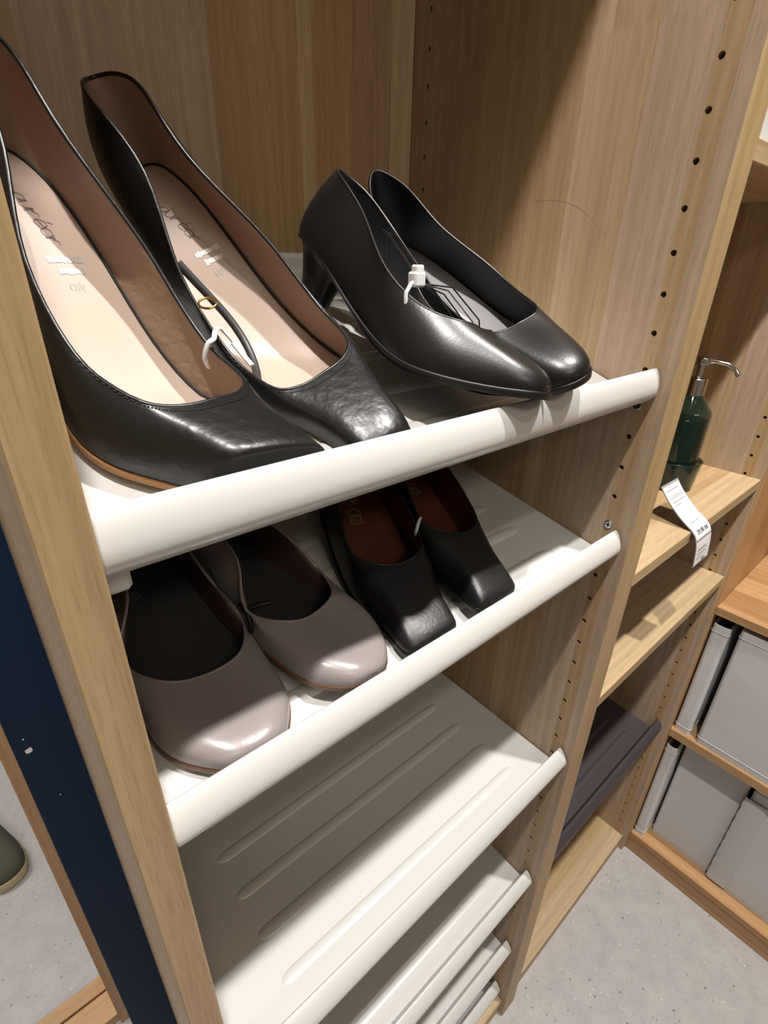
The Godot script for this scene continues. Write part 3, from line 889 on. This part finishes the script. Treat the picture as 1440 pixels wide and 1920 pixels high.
	em.emission_enabled = true
	em.emission = Color(1.0, 0.93, 0.82)
	em.emission_energy_multiplier = 8.0

# ---------------------------------------------------------------- lamps
func spot(at: Vector3, aim: Vector3, energy: float, angle: float, blend: float, size: float, label: String) -> void:
	var t := thing("track_spotlight", label, "spotlight", at, "track spotlights under the ceiling")
	var d := (aim - at).normalized()
	var s := d.cross(Vector3.FORWARD).normalized()
	var u := s.cross(d)
	var ring := func(r: float, z: float) -> PackedVector3Array:
		var row := PackedVector3Array()
		for k in 20: row.append(at + d * z + (s * cos(TAU * k / 20) + u * sin(TAU * k / 20)) * r)
		return row
	var b := Buf.new()
	b.grid([ring.call(20, -150), ring.call(44, -140), ring.call(48, -40), ring.call(48, 0), ring.call(43, 0), ring.call(43, -20)], true, true)
	part(t, "housing", b, M.lamp_black)
	b = Buf.new()
	b.tube([at - d * 90, Vector3(at.x, at.y + 110, at.z), Vector3(at.x, 1500, at.z)], 9, 8)
	part(t, "bracket", b, M.lamp_black)
	b = Buf.new()
	b.fan(ring.call(42, -18), false)
	part(t, "lamp_lens", b, M.lamp_glow)
	var l := SpotLight3D.new()
	l.light_color = Color(1.0, 0.985, 0.965)
	l.light_energy = energy
	l.spot_range = 12.0
	l.spot_attenuation = 2.0
	l.spot_angle = angle
	l.spot_angle_attenuation = blend
	l.light_size = size
	l.shadow_enabled = true
	l.name = "beam"
	t.add_child(l)
	l.position = d * 0.004
	l.look_at_from_position(W(at) + d * 0.004, W(aim) , Vector3.FORWARD)
func panel_lamp(at: Vector3, w: float, dpt: float, energy: float, label: String) -> void:
	var t := thing("ceiling_light_panel", label, "ceiling light", at, "ceiling light panels")
	var b := Buf.new()
	b.box(at + Vector3(-w / 2 - 15, -20, -dpt / 2 - 15), at + Vector3(w / 2 + 15, 0, dpt / 2 + 15), 1.0)
	part(t, "frame", b, M.wall_paint)
	b = Buf.new()
	b.quad(at + Vector3(-w / 2, -21, -dpt / 2), at + Vector3(w / 2, -21, -dpt / 2), at + Vector3(w / 2, -21, dpt / 2), at + Vector3(-w / 2, -21, dpt / 2))
	part(t, "lamp_diffuser", b, M.lamp_glow)
	var l := AreaLight3D.new()
	l.area_size = Vector2(w, dpt) * 0.001
	l.light_energy = energy
	l.light_color = Color(0.97, 0.98, 1.0)
	l.shadow_enabled = true
	l.name = "glow"
	t.add_child(l)
	l.position = Vector3(0, -0.03, 0)
	l.rotation = Vector3(-PI / 2, 0, 0)

# ---------------------------------------------------------------- wardrobe boards
# a side board whose inner face (towards side) carries columns of drilled peg holes
func drilled_board(x0: float, x1: float, side: float, z0: float, z1: float, y0: float, y1: float, cols: Array, ytop: float, count: int, hr := 2.6) -> Buf:
	var b := Buf.new()
	b.box(Vector3(x0, y0, z0), Vector3(x1, y1, z1), 1.0, 1, Vector2.ZERO, Vector3(side, 0, 0))
	var x := x0 if side < 0 else x1
	var nn := Vector3(side, 0, 0)
	var put := func(pts: Array) -> void:  # a flat polygon of the face, fanned; points (z, y)
		var i0 := b.v.size()
		for p in pts: b.vert(Vector3(x, p.y, p.x), nn, Vector2(-p.x, p.y) * 0.001)
		var area := 0.0
		for k in pts.size():
			var p: Vector2 = pts[k]
			var r: Vector2 = pts[(k + 1) % pts.size()]
			area += p.x * r.y - p.y * r.x
		for k in range(1, pts.size() - 1):
			if (area > 0) == (side > 0): b.tri(i0, i0 + k, i0 + k + 1)
			else: b.tri(i0, i0 + k + 1, i0 + k)
	var rect := func(za: float, zb: float, ya: float, yb: float) -> void:
		put.call([Vector2(za, ya), Vector2(zb, ya), Vector2(zb, yb), Vector2(za, yb)])
	var ya := y0 + 1.0
	var yb := y1 - 1.0
	var zs := [z0 + 1.0]
	for c in cols: zs.append(c - 10.0); zs.append(c + 10.0)
	zs.append(z1 - 1.0)
	for i in range(0, zs.size() - 1, 2): rect.call(zs[i], zs[i + 1], ya, yb)
	var nseg := 16
	for c in cols:
		rect.call(c - 10.0, c + 10.0, ytop + 16.0, yb)
		rect.call(c - 10.0, c + 10.0, ya, ytop - 32.0 * (count - 1) - 16.0)
		for k in count:
			var yc := ytop - 32.0 * k
			var ring := []
			var outer := []
			var r0 := PackedVector3Array()
			var r1 := PackedVector3Array()
			for s in nseg:
				var a := TAU * s / nseg
				var cz := cos(a)
				var sy := sin(a)
				ring.append(Vector2(c + cz * hr, yc + sy * hr))
				r0.append(Vector3(x, yc + sy * hr, c + cz * hr))
				r1.append(Vector3(x - side * 11.0, yc + sy * hr, c + cz * hr))
				var e := minf(10.0 / maxf(absf(cz), 1e-6), 16.0 / maxf(absf(sy), 1e-6))
				outer.append(Vector2(c + cz * e, yc + sy * e))
			for s in nseg:
				var s2 := (s + 1) % nseg
				var o1: Vector2 = outer[s]
				var o2: Vector2 = outer[s2]
				if absf(o1.x - o2.x) > 1e-3 and absf(o1.y - o2.y) > 1e-3:
					put.call([ring[s], o1, Vector2(c + signf(o1.x + o2.x - 2 * c) * 10.0, yc + signf(o1.y + o2.y - 2 * yc) * 16.0), o2, ring[s2]])
				else:
					put.call([ring[s], o1, o2, ring[s2]])
			b.grid([r0, r1], true, side < 0)
			b.fan(r1, side > 0)
	return b

# ---------------------------------------------------------------- shoe shelves
const LIP := [[-27.0, 0.0], [-25.2, 4.5], [-23.2, 12.0], [-21.4, 21.0], [-19.8, 28.0], [-18.6, 30.8], [-17.3, 31.6], [-15.8, 31.2], [-13.0, 28.9], [-9.6, 24.8], [-6.5, 19.6], [-4.9, 15.4], [-4.4, 12.2], [-5.0, 9.0], [-7.2, 4.5], [-10.6, 0.0], [-14.5, -4.0], [-18.0, -6.3], [-22.0, -7.0], [-27.0, -7.0]]
func shoe_shelf(label: String, group: String, oy: float, oz: float, deg: float, x0: float, x1: float, m: Material, lip_h := 1.0, lip_s := 0.0) -> Node3D:
	var th := deg_to_rad(deg)
	var f := func(x: float, s: float, h: float) -> Vector3:
		return Vector3(x, oy - s * sin(th) + h * cos(th), oz + s * cos(th) + h * sin(th))
	var t := thing("shoe_shelf", label, "shelf", f.call((x0 + x1) / 2, -170.0, -1.6), group)
	var back := -318.0
	# sheet
	var b := Buf.new()
	b.quad(f.call(x0, -27 + lip_s, 0), f.call(x1, -27 + lip_s, 0), f.call(x1, back, 0), f.call(x0, back, 0))
	b.quad(f.call(x0, back, -1.6), f.call(x1, back, -1.6), f.call(x1, -27 + lip_s, -1.6), f.call(x0, -27 + lip_s, -1.6))
	b.quad(f.call(x0, back, -1.6), f.call(x0, -27 + lip_s, -1.6), f.call(x0, -27 + lip_s, 0), f.call(x0, back, 0))
	b.quad(f.call(x1, -27 + lip_s, -1.6), f.call(x1, back, -1.6), f.call(x1, back, 0), f.call(x1, -27 + lip_s, 0))
	var tray := part(t, "tray", b, m)
	# upturned rear edge
	b = Buf.new()
	var rear := [[back, -1.6], [back, 9.0], [back - 1.5, 12.0], [back - 4.0, 12.5], [back - 5.5, 11.0], [back - 5.5, -1.6]]
	var rows := []
	for xx in [x0, x1]:
		var row := PackedVector3Array()
		for p in rear: row.append(f.call(xx, p[0], p[1]))
		rows.append(row)
	for i in rear.size():
		var j := (i + 1) % rear.size()
		b.quad(rows[0][i], rows[1][i], rows[1][j], rows[0][j])
	b.fan(rows[0], true); b.fan(rows[1], false)
	part(t, "rear_edge", b, m)
	# rolled front lip
	b = Buf.new()
	var c := Curve2D.new()
	for p in LIP: c.add_point(Vector2(p[0], p[1] * lip_h))
	var prof := []
	var np := LIP.size()
	for i in np - 1:
		var p0 := Vector2(LIP[maxi(i - 1, 0)][0], LIP[maxi(i - 1, 0)][1])
		var p1 := Vector2(LIP[i][0], LIP[i][1])
		var p2 := Vector2(LIP[i + 1][0], LIP[i + 1][1])
		var p3 := Vector2(LIP[mini(i + 2, np - 1)][0], LIP[mini(i + 2, np - 1)][1])
		for k in 3: prof.append(p1.cubic_interpolate(p2, p0, p3, k / 3.0))
	prof.append(Vector2(LIP[np - 1][0], LIP[np - 1][1]))
	rows = []
	var ends := [[x0, 0.0], [x0 + 0.6, 0.5], [x0 + 1.6, 1.0], [(x0 + x1) / 2, 1.0], [x1 - 1.6, 1.0], [x1 - 0.6, 0.5], [x1, 0.0]]
	for e in ends:
		var row := PackedVector3Array()
		for p in prof:
			var q: Vector2 = Vector2(-14, 14) + (p - Vector2(-14, 14)) * (0.93 + 0.07 * e[1])
			row.append(f.call(e[0], q.x + lip_s, q.y * lip_h))
		rows.append(row)
	b.grid(rows, false, false)
	b.fan(rows[0], false); b.fan(rows[rows.size() - 1], true)
	part(t, "front_lip", b, m)
	# embossed ribs
	for s0 in [-52.0, -98.0, -144.0, -191.0, -238.0, -284.0]:
		b = Buf.new()
		rows = []
		var xa := x0 + 62.0
		var xb := x1 - 54.0
		for e in [[0.0, 0.0], [3.0, 0.55], [8.0, 0.9], [16.0, 1.0], [xb - xa - 16.0, 1.0], [xb - xa - 8.0, 0.9], [xb - xa - 3.0, 0.55], [xb - xa, 0.0]]:
			var row := PackedVector3Array()
			for k in 9:
				var a := PI * k / 8.0
				row.append(f.call(xa + e[0], s0 + cos(a) * 6.5 * (0.25 + 0.75 * e[1]), 0.02 + 1.9 * e[1] * pow(sin(a), 1.5)))
			rows.append(row)
		b.grid(rows, false, true)
		part(tray, "rib", b, m)
	if true:
		for e in [[x1 - 14.0, 1.0], [x0 + 14.0, 1.0]]:
			b = Buf.new()
			var ring := PackedVector3Array()
			var ring2 := PackedVector3Array()
			for k in 12:
				ring.append(f.call(e[0] + cos(TAU * k / 12) * 2.4, -36.0 + sin(TAU * k / 12) * 2.4, 0.15))
				ring2.append(f.call(e[0] + cos(TAU * k / 12) * 2.1, -36.0 + sin(TAU * k / 12) * 2.1, -1.2))
			b.fan(ring2, true)
			b.grid([ring, ring2], true, false)
			part(t, "fixing_hole", b, M.hole_dark)
	return t

# ---------------------------------------------------------------- shoes
func hs(a: float, p: Dictionary) -> float:
	var ab: float = 0.66 * p.L
	var t := clampf(a / ab, 0, 1)
	var h: float = p.hb + (p.H - p.hb) * ((2 * t * t * t - 3 * t * t + 1) - p.m0 * (t * t * t - 2 * t * t + t))
	var g := clampf((a - ab) / (p.L - ab), 0, 1)
	return h + p.spring * g * g
func half_spline(P: Array, n: int) -> Array:
	var Q := [Vector3(P[1].x, -P[1].y, P[1].z)]
	Q.append_array(P)
	var e: Vector3 = P[P.size() - 2]
	Q.append(Vector3(e.x, -e.y, e.z))
	var k := [0.0]
	for i in Q.size() - 1: k.append(k[i] + sqrt((Q[i + 1] - Q[i]).length()))
	var out := []
	for j in n:
		var x: float = lerpf(k[1], k[k.size() - 2], j / float(n - 1))
		var i := 1
		while i < Q.size() - 3 and x > k[i + 1]: i += 1
		var t0: float = k[i - 1]
		var t1: float = k[i]
		var t2: float = k[i + 1]
		var t3: float = k[i + 2]
		var A1: Vector3 = Q[i - 1] * ((t1 - x) / (t1 - t0)) + Q[i] * ((x - t0) / (t1 - t0))
		var A2: Vector3 = Q[i] * ((t2 - x) / (t2 - t1)) + Q[i + 1] * ((x - t1) / (t2 - t1))
		var A3: Vector3 = Q[i + 1] * ((t3 - x) / (t3 - t2)) + Q[i + 2] * ((x - t2) / (t3 - t2))
		var B1 := A1 * ((t2 - x) / (t2 - t0)) + A2 * ((x - t0) / (t2 - t0))
		var B2 := A2 * ((t3 - x) / (t3 - t1)) + A3 * ((x - t1) / (t3 - t1))
		out.append(B1 * ((t2 - x) / (t2 - t1)) + B2 * ((x - t1) / (t2 - t1)))
	return out
const NS := 96
# the shoe's own axes: x right, y up, z towards the toe (mm), origin at the ball of the foot
class Shoe:
	var root: Node3D
	var p: Dictionary
	var f := []
	var t := []
	var t0 := []
	var S := []
	var xf: Transform3D
	var shelf: Plane
	var aref := 0.0
	var stop := 0.0
	var over_lip := false
	var give := 12.0
	var wall := 0.0
	var origin := Vector3.ZERO
	func loc(q: Vector3) -> Vector3: return Vector3(q.y, q.z, q.x - aref)
	func world(q: Vector3) -> Vector3: return xf * loc(q)
	# keeps a point of the shoe on top of the shelf it stands on
	func held(q: Vector3, e := 0.3) -> Vector3:
		var l := loc(q)
		var d := shelf.distance_to(xf * l)
		if d < e: l.y += (e - d) / xf.basis.y.dot(shelf.normal)
		if over_lip:  # a sole that rests on the lip stays on top of it
			var v := xf * l
			var es1 := Vector3.RIGHT.cross(shelf.normal)
			var k1 := (v - origin).dot(es1)
			if k1 > -29.0 and k1 < -3.0:
				var top := lerpf(33.4, 13.0, clampf((k1 + 16.0) / 12.5, 0, 1)) if k1 > -19.5 else lerpf(3.0, 33.4, (k1 + 29.0) / 9.5)
				var h1 := (v - origin).dot(shelf.normal)
				if h1 < top + e: l.y += (top + e - h1) / xf.basis.y.dot(shelf.normal)
		if wall < 0.0:  # pressed against the wardrobe's side board
			var u := xf * l
			if u.x < wall:
				u.x = wall
				l = xf.affine_inverse() * u
		if stop < 0.0:  # the toe gives way where it meets the lip
			var w := xf * l
			var es := Vector3.RIGHT.cross(shelf.normal)
			var k := (w - origin).dot(es)
			if k > stop - give: w += es * (stop - give * exp(-(k - stop + give) / give) - k)
			l = xf.affine_inverse() * w
		return l
func make_shoe(called: String, label: String, group: String, p: Dictionary, pose: Array, mir: float, th: float, O: Vector2, look: Dictionary) -> Shoe:
	var s := Shoe.new()
	s.p = p
	var L: float = p.L
	s.aref = 0.66 * L
	var n := NS / 2 + 1
	var Lt: float = L + p.get("toe", 0.0)
	var F := [[Lt, 0.0], [Lt * (1 - 0.012 * p.tb), p.w1 * 0.55], [Lt * (1 - 0.05 * p.tb), p.w1], [L * 0.86, p.w2], [L * 0.70, p.wb], [L * 0.42, p.ww], [L * 0.14, p.wh], [L * 0.03, p.wh * 0.68], [0.0, 0.0]]
	var Fp := []
	for q in F: Fp.append(Vector3(q[0], q[1], 0))
	var ut: float = p.ut * L
	var Tp := [Vector3(ut, 0, p.vt), Vector3(ut - p.tq, p.tw * 0.6, p.vt + p.tk), Vector3(ut - p.tq2, p.tw, p.vt + p.tk2), Vector3(L * 0.47, p.ww * p.sw, p.v2), Vector3(L * 0.27, p.wh * p.sw2, p.v3), Vector3(maxf(L * 0.09, 13.0 - p.lean), p.wh * 0.66, p.v4), Vector3(-p.lean, 0, p.v5)]
	var fa := half_spline(Fp, n)
	var t0 := half_spline(Tp, n)
	var dense := half_spline(Tp, 400)
	# each point of the feather edge gets the point of the topline that lies above it
	var ac: float = ut - p.tq2
	var xs := ac + 0.07 * L
	var kc := 0
	while kc < 398 and dense[kc].x > ac: kc += 1
	var arc := [0.0]
	var total := 0.0
	for i in range(1, n):
		arc.append(arc[i - 1] + (fa[i] - fa[i - 1]).length())
		if fa[i].x >= xs: total = arc[i]
	var tarc := [0.0]
	for i in range(1, 400): tarc.append(tarc[i - 1] + (dense[i] - dense[i - 1]).length())
	var ta := []
	var kd := kc
	for i in n:
		if fa[i].x >= xs and i < n / 2: ta.append(dense[int(round(kc * arc[i] / maxf(total, 1.0)))])
		else:
			var goal: float = tarc[kc] + (tarc[399] - tarc[kc]) * (arc[i] - total) / (arc[n - 1] - total)
			while kd < 399 and tarc[kd] < goal: kd += 1
			ta.append(dense[kd] if i < n - 1 else dense[399])
	for i in range(n - 2, 0, -1):
		fa.append(Vector3(fa[i].x, -fa[i].y, fa[i].z))
		ta.append(Vector3(ta[i].x, -ta[i].y, ta[i].z))
		t0.append(Vector3(t0[i].x, -t0[i].y, t0[i].z))
	for i in NS:
		var e: Vector3 = t0[i]
		e.z += hs(maxf(e.x, 0), p)
		var ex := clampf(e.x / L, 0, 1.2) - 0.45
		e.y += mir * p.asym * ex * absf(ex) / 0.3
		t0[i] = e
		var q: Vector3 = fa[i]
		q.z = hs(q.x, p)
		var x := clampf(q.x / L, 0, 1.2) - 0.45
		q.y += mir * p.asym * x * absf(x) / 0.3
		fa[i] = q
		q = ta[i]
		q.z += hs(maxf(q.x, 0), p)
		x = clampf(q.x / L, 0, 1.2) - 0.45
		q.y += mir * p.asym * x * absf(x) / 0.3
		ta[i] = q
	s.f = fa
	s.t = ta
	s.t0 = t0
	# pose on the shelf
	var es := Vector3(0, -sin(th), cos(th))
	var nn := Vector3(0, cos(th), sin(th))
	var a: Vector3 = es * cos(pose[2]) + Vector3.RIGHT * sin(pose[2])
	var bb: Vector3 = Vector3.RIGHT * cos(pose[2]) - es * sin(pose[2])
	var org: Vector3 = Vector3(0, O.x, O.y) + Vector3.RIGHT * pose[0] + es * pose[1] + nn * pose[4]
	var a2: Vector3 = a * cos(pose[5]) + nn * sin(pose[5])
	var n2: Vector3 = nn * cos(pose[5]) - a * sin(pose[5])
	var b3: Vector3 = bb * cos(pose[3]) + n2 * sin(pose[3])
	var n3: Vector3 = n2 * cos(pose[3]) - bb * sin(pose[3])
	s.xf = Transform3D(Basis(b3, n3, a2), org)
	s.shelf = Plane(nn, Vector3(0, O.x, O.y) + nn * (0.0 if th == 0.0 else 1.95))  # soles rest on the ribs
	s.origin = Vector3(0, O.x, O.y)
	s.stop = look.get("stop", 0.0)
	s.over_lip = look.get("over_lip", false)
	s.give = look.get("give", 12.0)
	s.wall = look.get("wall", 0.0)
	s.root = thing(called, label, "shoe", org, group)
	s.root.basis = s.xf.basis
	s.root.set_meta("base", Vector3.ZERO)
	# upper
	var nt := 18
	var rows := []
	for r in nt:
		var g := r / float(nt - 1)
		var row := []
		for i in NS:
			var q: Vector3 = fa[i]
			var t: Vector3 = ta[i]
			var d := t - q
			var m := Vector2(d.x, d.y).length()
			var out: Vector2 = Vector2(q.x - L * 0.4, q.y).normalized() * p.bul
			var c1 := q + Vector3(out.x, out.y, p.k1 * d.z * 0.5 + p.k2 * m * 0.35)
			var c2 := t + Vector3(-d.x * p.k3, -d.y * p.k3, -(0.25 * d.z * exp(-m / 25.0) - p.k4 * m * 0.1))
			row.append(q.bezier_interpolate(c1, c2, t, g))
		rows.append(row)
	s.S = rows
	var R := []
	for row in rows:
		var o := PackedVector3Array()
		for q in row: o.append(s.held(q, 0.8))
		R.append(o)
	var b := Buf.new()
	b.grid(R, true, false)
	var up := part(s.root, "upper", b, look.upper)
	# lining: the upper moved inwards
	var nrm := b.n
	var I := []
	var w := NS + 1
	for r in nt:
		var o := PackedVector3Array()
		for i in NS:
			var q: Vector3 = R[r][i]
			var cz := clampf(q.z + s.aref, 0.12 * L, 0.55 * L) - s.aref
			var m := (ta[i] - fa[i]) as Vector3
			var inn := Vector3(-q.x, -Vector2(m.x, m.y).length() * 0.8 * (r / float(nt - 1)), cz - q.z).normalized()
			o.append(q + inn * 1.7)
		I.append(o)
	b = Buf.new()
	b.grid(I, true, true)
	part(s.root, "lining", b, look.lining)
	# bound edge round the opening
	var edge := []
	for i in NS: edge.append((R[nt - 1][i] + I[nt - 1][i]) * 0.5)
	b = Buf.new()
	b.tube(edge, 1.15, 8, true)
	part(s.root, "topline_binding", b, look.binding)
	# insole
	b = Buf.new()
	rows = []
	for j in range(1, n - 1):
		var o := PackedVector3Array()
		var l: Vector3 = fa[j]
		var rr: Vector3 = fa[NS - j]
		for k in 11:
			var u := k / 10.0
			var q := l.lerp(rr, 0.035 + 0.93 * u)
			q.z = hs(q.x, p) + 2.6 + 1.5 * pow(absf(2 * u - 1), 3)
			o.append(s.held(q, 3.6))
		rows.append(o)
	b.grid(rows, false, true)
	var ins := part(s.root, "insole", b, look.insole)
	if look.has("rim"):
		b = Buf.new()
		var around := []
		for r in rows: around.append(r[0] + Vector3(0, 0.4, 0))
		rows.reverse()
		for r in rows: around.append(r[10] + Vector3(0, 0.4, 0))
		rows.reverse()
		b.tube(around, 0.85, 6, true)
		part(ins, "edge_binding", b, look.rim)
	# outsole
	var th0: float = look.get("sole", 3.0)
	var top := PackedVector3Array()
	var side := PackedVector3Array()
	var side2 := PackedVector3Array()
	var bot := []
	var botq := []
	for i in NS:
		var q: Vector3 = fa[i]
		var o: Vector2 = Vector2(q.x - L * 0.45, q.y * 1.6).normalized() * look.get("welt", 1.2) * clampf((q.x / L - 0.1) * 5.0, 0.1, 1.0)
		var k := th0 * clampf((q.x / L - 0.2) / 0.3, 0.45, 1.0)
		top.append(s.held(q + Vector3(o.x * 0.3, o.y * 0.3, 0.3), 1.6))
		side.append(s.held(q + Vector3(o.x, o.y, -0.4), 1.2))
		side2.append(s.held(q + Vector3(o.x, o.y, -k + 0.5), 0.5))
		botq.append(q + Vector3(-o.x * 0.8, -o.y * 0.8, -k))
		bot.append(s.held(botq[i], 0.05))
	b = Buf.new()
	b.grid([top, side, side2, PackedVector3Array(bot)], true, true)
	rows = []
	for j in range(0, n):
		var o := PackedVector3Array()
		for k in 9: o.append(s.held(botq[j].lerp(botq[(NS - j) % NS], k / 8.0), 0.05))
		rows.append(o)
	b.grid(rows, false, false)
	part(s.root, "outsole", b, look.outsole)
	# heel
	var hd: Dictionary = look.heel
	b = Buf.new()
	rows = []
	var lv := 14
	for r in lv + 1:
		var g := r / float(lv)
		var e := pow(g, hd.get("curve", 0.6))
		var hw: float = lerpf(p.wh * 0.88, hd.w, e)
		var ab: float = lerpf(0.5, hd.back, e)
		var af: float = lerpf(L * hd.get("seat", 0.23), hd.back + hd.d, pow(g, hd.get("breast", 0.35)))
		var o := PackedVector3Array()
		for k in 20:
			var ang := TAU * k / 20.0
			var ca := cos(ang)
			var sa := sin(ang)
			var q := Vector3(lerpf(ab, af, 0.5 + 0.5 * signf(ca) * pow(absf(ca), 0.75 if ca > 0 else 1.0)), hw * signf(sa) * pow(absf(sa), 0.85), 0)
			var xx := clampf(q.x / L, 0, 1.2) - 0.45
			q.y += mir * p.asym * xx * absf(xx) / 0.3
			q.z = hs(maxf(q.x, 0), p) - 1.0
			var lo := s.loc(Vector3(q.x, q.y, 0))
			lo.y += (0.1 - s.shelf.distance_to(s.xf * lo)) / n3.dot(nn)
			var hi := s.held(q, 0.2)
			o.append(hi.lerp(lo, g))
		rows.append(o)
	b.grid(rows, true, true)
	b.fan(rows[lv], false)
	part(s.root, "heel", b, look.get("heel_mat", look.upper))
	# stitches below the bound edge of the throat
	if look.has("stitch"):
		b = Buf.new()
		var span: int = look.get("span", 20)
		for i in range(-span, span):
			for k in 2:
				var g: float = i + 0.5 * k
				var i0 := posmod(int(floor(g)), NS)
				var i1 := (i0 + 1) % NS
				var fr: float = g - floor(g)
				var q: Vector3 = R[nt - 2][i0].lerp(R[nt - 2][i1], fr).lerp(R[nt - 1][i0].lerp(R[nt - 1][i1], fr), 0.35)
				var q2: Vector3 = R[nt - 2][i0].lerp(R[nt - 2][i1], fr + 0.3).lerp(R[nt - 1][i0].lerp(R[nt - 1][i1], fr + 0.3), 0.35)
				var no: Vector3 = nrm[(nt - 2) * w + i0]
				b.tube([q + no * 0.15, q2 + no * 0.15], 0.38, 5)
		part(up, "stitching", b, look.stitch)
	return s
# writing or a line drawing laid on the insole: points (along, across) of the flat mark go to the insole's surface
func on_insole(s: Shoe, a: float, y: float, lift: float) -> Vector3:
	return s.held(Vector3(a, y, hs(a, s.p) + 2.85 + lift), 3.8 + lift)
func lettering(s: Shoe, text: String, size: float, a0: float, y0: float, dir: float, m: Material, serif := false) -> void:
	var tm := TextMesh.new()
	var fnt := SystemFont.new()
	fnt.font_names = PackedStringArray(["Droid Serif" if serif else "Droid Sans"])
	if serif: fnt.font_italic = true
	tm.font = fnt
	tm.text = text
	tm.font_size = 32
	tm.pixel_size = size / 32.0
	tm.depth = 0.2
	tm.curve_step = 1.5
	var arr := tm.get_mesh_arrays()
	var vs: PackedVector3Array = arr[Mesh.ARRAY_VERTEX]
	if vs.is_empty(): return
	var b := Buf.new()
	var idx = arr[Mesh.ARRAY_INDEX]
	for v in vs:
		# the line of writing runs along dir (0: towards the right, PI/2: towards the toe), letter tops 90 degrees left of it seen from above
		var al := a0 + v.x * sin(dir) - v.y * cos(dir)
		var ac := y0 + v.x * cos(dir) + v.y * sin(dir)
		b.vert(on_insole(s, al, ac, 0.12 + v.z * 0.5), Vector3.UP, Vector2.ZERO)
	if idx == null or idx.size() == 0:
		for i in vs.size(): b.ix.append(i)
	else: b.ix = idx
	part(s.root.get_node("insole"), "lettering", b, m)
# the maker's word in a thin pen-like script, written from the heel towards the toe
func script_word(s: Shoe, a0: float, y0: float, length: float, m: Material) -> void:
	var letters := [[[0.9, 0.9], [0.45, 1.0], [0.08, 0.6], [0.12, 0.1], [0.5, 0.0], [0.9, 0.5], [0.95, 1.0], [0.88, 0.25], [1.15, 0.0]], [[0.0, 1.0], [0.08, 0.25], [0.4, 0.0], [0.8, 0.3], [0.92, 1.0], [0.9, 0.2], [1.15, 0.0]], [[0.0, 0.0], [0.12, 0.9], [0.2, 0.6], [0.55, 1.0], [0.9, 0.9]], [[0.1, 0.5], [0.9, 0.62], [0.8, 1.0], [0.4, 1.02], [0.08, 0.5], [0.3, 0.05], [0.95, 0.2]], [[0.5, 1.0], [0.1, 0.75], [0.1, 0.2], [0.5, 0.0], [0.9, 0.25], [0.88, 0.8], [0.5, 1.0], [1.1, 0.85]], [[0.0, 0.0], [0.12, 0.9], [0.2, 0.6], [0.55, 1.0], [0.9, 0.9]]]
	var strokes := []
	for k in letters.size():
		var st := []
		for q in letters[k]: st.append(Vector2((k + q[0]) / 6.0 * length - length * 0.5, (q[1] - 0.5) * 5.2))
		strokes.append(st)
	strokes.append([Vector2(3.45 / 6.0 * length - length * 0.5, 4.0), Vector2(3.7 / 6.0 * length - length * 0.5, 6.2)])
	var b := Buf.new()
	for st in strokes:
		var pts := []
		for i in st.size() - 1:
			for k in 5: pts.append(st[i].cubic_interpolate(st[i + 1], st[maxi(i - 1, 0)], st[mini(i + 2, st.size() - 1)], k / 5.0))
		pts.append(st[st.size() - 1])
		for i in pts.size() - 1:
			var e: Vector2 = (pts[i + 1] - pts[i]).normalized().orthogonal() * 0.17
			var Q := []
			for c in [pts[i] + e, pts[i + 1] + e, pts[i + 1] - e, pts[i] - e]: Q.append(on_insole(s, a0 + c.x * 0.97 - c.y * 0.1, y0 + c.y + c.x * 0.24, 0.12))
			b.quad(Q[0], Q[1], Q[2], Q[3])
	part(s.root.get_node("insole"), "lettering", b, m)
# a line of stamped foil too small to read: short strokes side by side across the insole
func foil_line(s: Shoe, a0: float, y0: float, w: float) -> void:
	var b := Buf.new()
	var rng := RandomNumberGenerator.new()
	rng.seed = int(a0 * 10)
	var y := y0 - w / 2
	while y < y0 + w / 2:
		var l := rng.randf_range(0.7, 2.0)
		var h := rng.randf_range(0.9, 1.5)
		b.quad(on_insole(s, a0 + h, y, 0.14), on_insole(s, a0 + h, y + l, 0.14), on_insole(s, a0 - h, y + l, 0.14), on_insole(s, a0 - h, y, 0.14))
		y += l + rng.randf_range(0.15, 0.4)
	part(s.root.get_node("insole"), "foil_line", b, M.foil_silver)
func hide_stamp(s: Shoe, a0: float, y0: float, size: float, lines: Array, m: Material, turn := 0.0) -> void:
	var o := [[-0.5, 0.42], [-0.42, 0.5], [-0.2, 0.47], [-0.12, 0.6], [0.0, 0.66], [0.12, 0.6], [0.2, 0.47], [0.42, 0.5], [0.5, 0.42], [0.4, 0.2], [0.42, -0.2], [0.52, -0.45], [0.44, -0.56], [0.2, -0.5], [0.06, -0.6], [0.0, -0.68], [-0.06, -0.6], [-0.2, -0.5], [-0.44, -0.56], [-0.52, -0.45], [-0.42, -0.2], [-0.4, 0.2]]
	var b := Buf.new()
	var k := o.size()
	for i in k:
		var p := Vector2(o[i][0], o[i][1]) * size
		var q := Vector2(o[(i + 1) % k][0], o[(i + 1) % k][1]) * size
		var e := (q - p).normalized().orthogonal() * 0.28
		var pts := []
		for c in [p - e, q - e, q + e, p + e]:
			c = c.rotated(turn)
			pts.append(on_insole(s, a0 - c.y, y0 + c.x, 0.12))
		b.quad(pts[3], pts[2], pts[1], pts[0])
	part(s.root.get_node("insole"), "stamped_outline", b, m)
	for i in lines.size():
		var c := Vector2(0, size * (0.17 - 0.36 * i) - size * 0.12).rotated(turn)
		lettering(s, lines[i], size * 0.34, a0 - c.y, y0 + c.x, -turn, m)
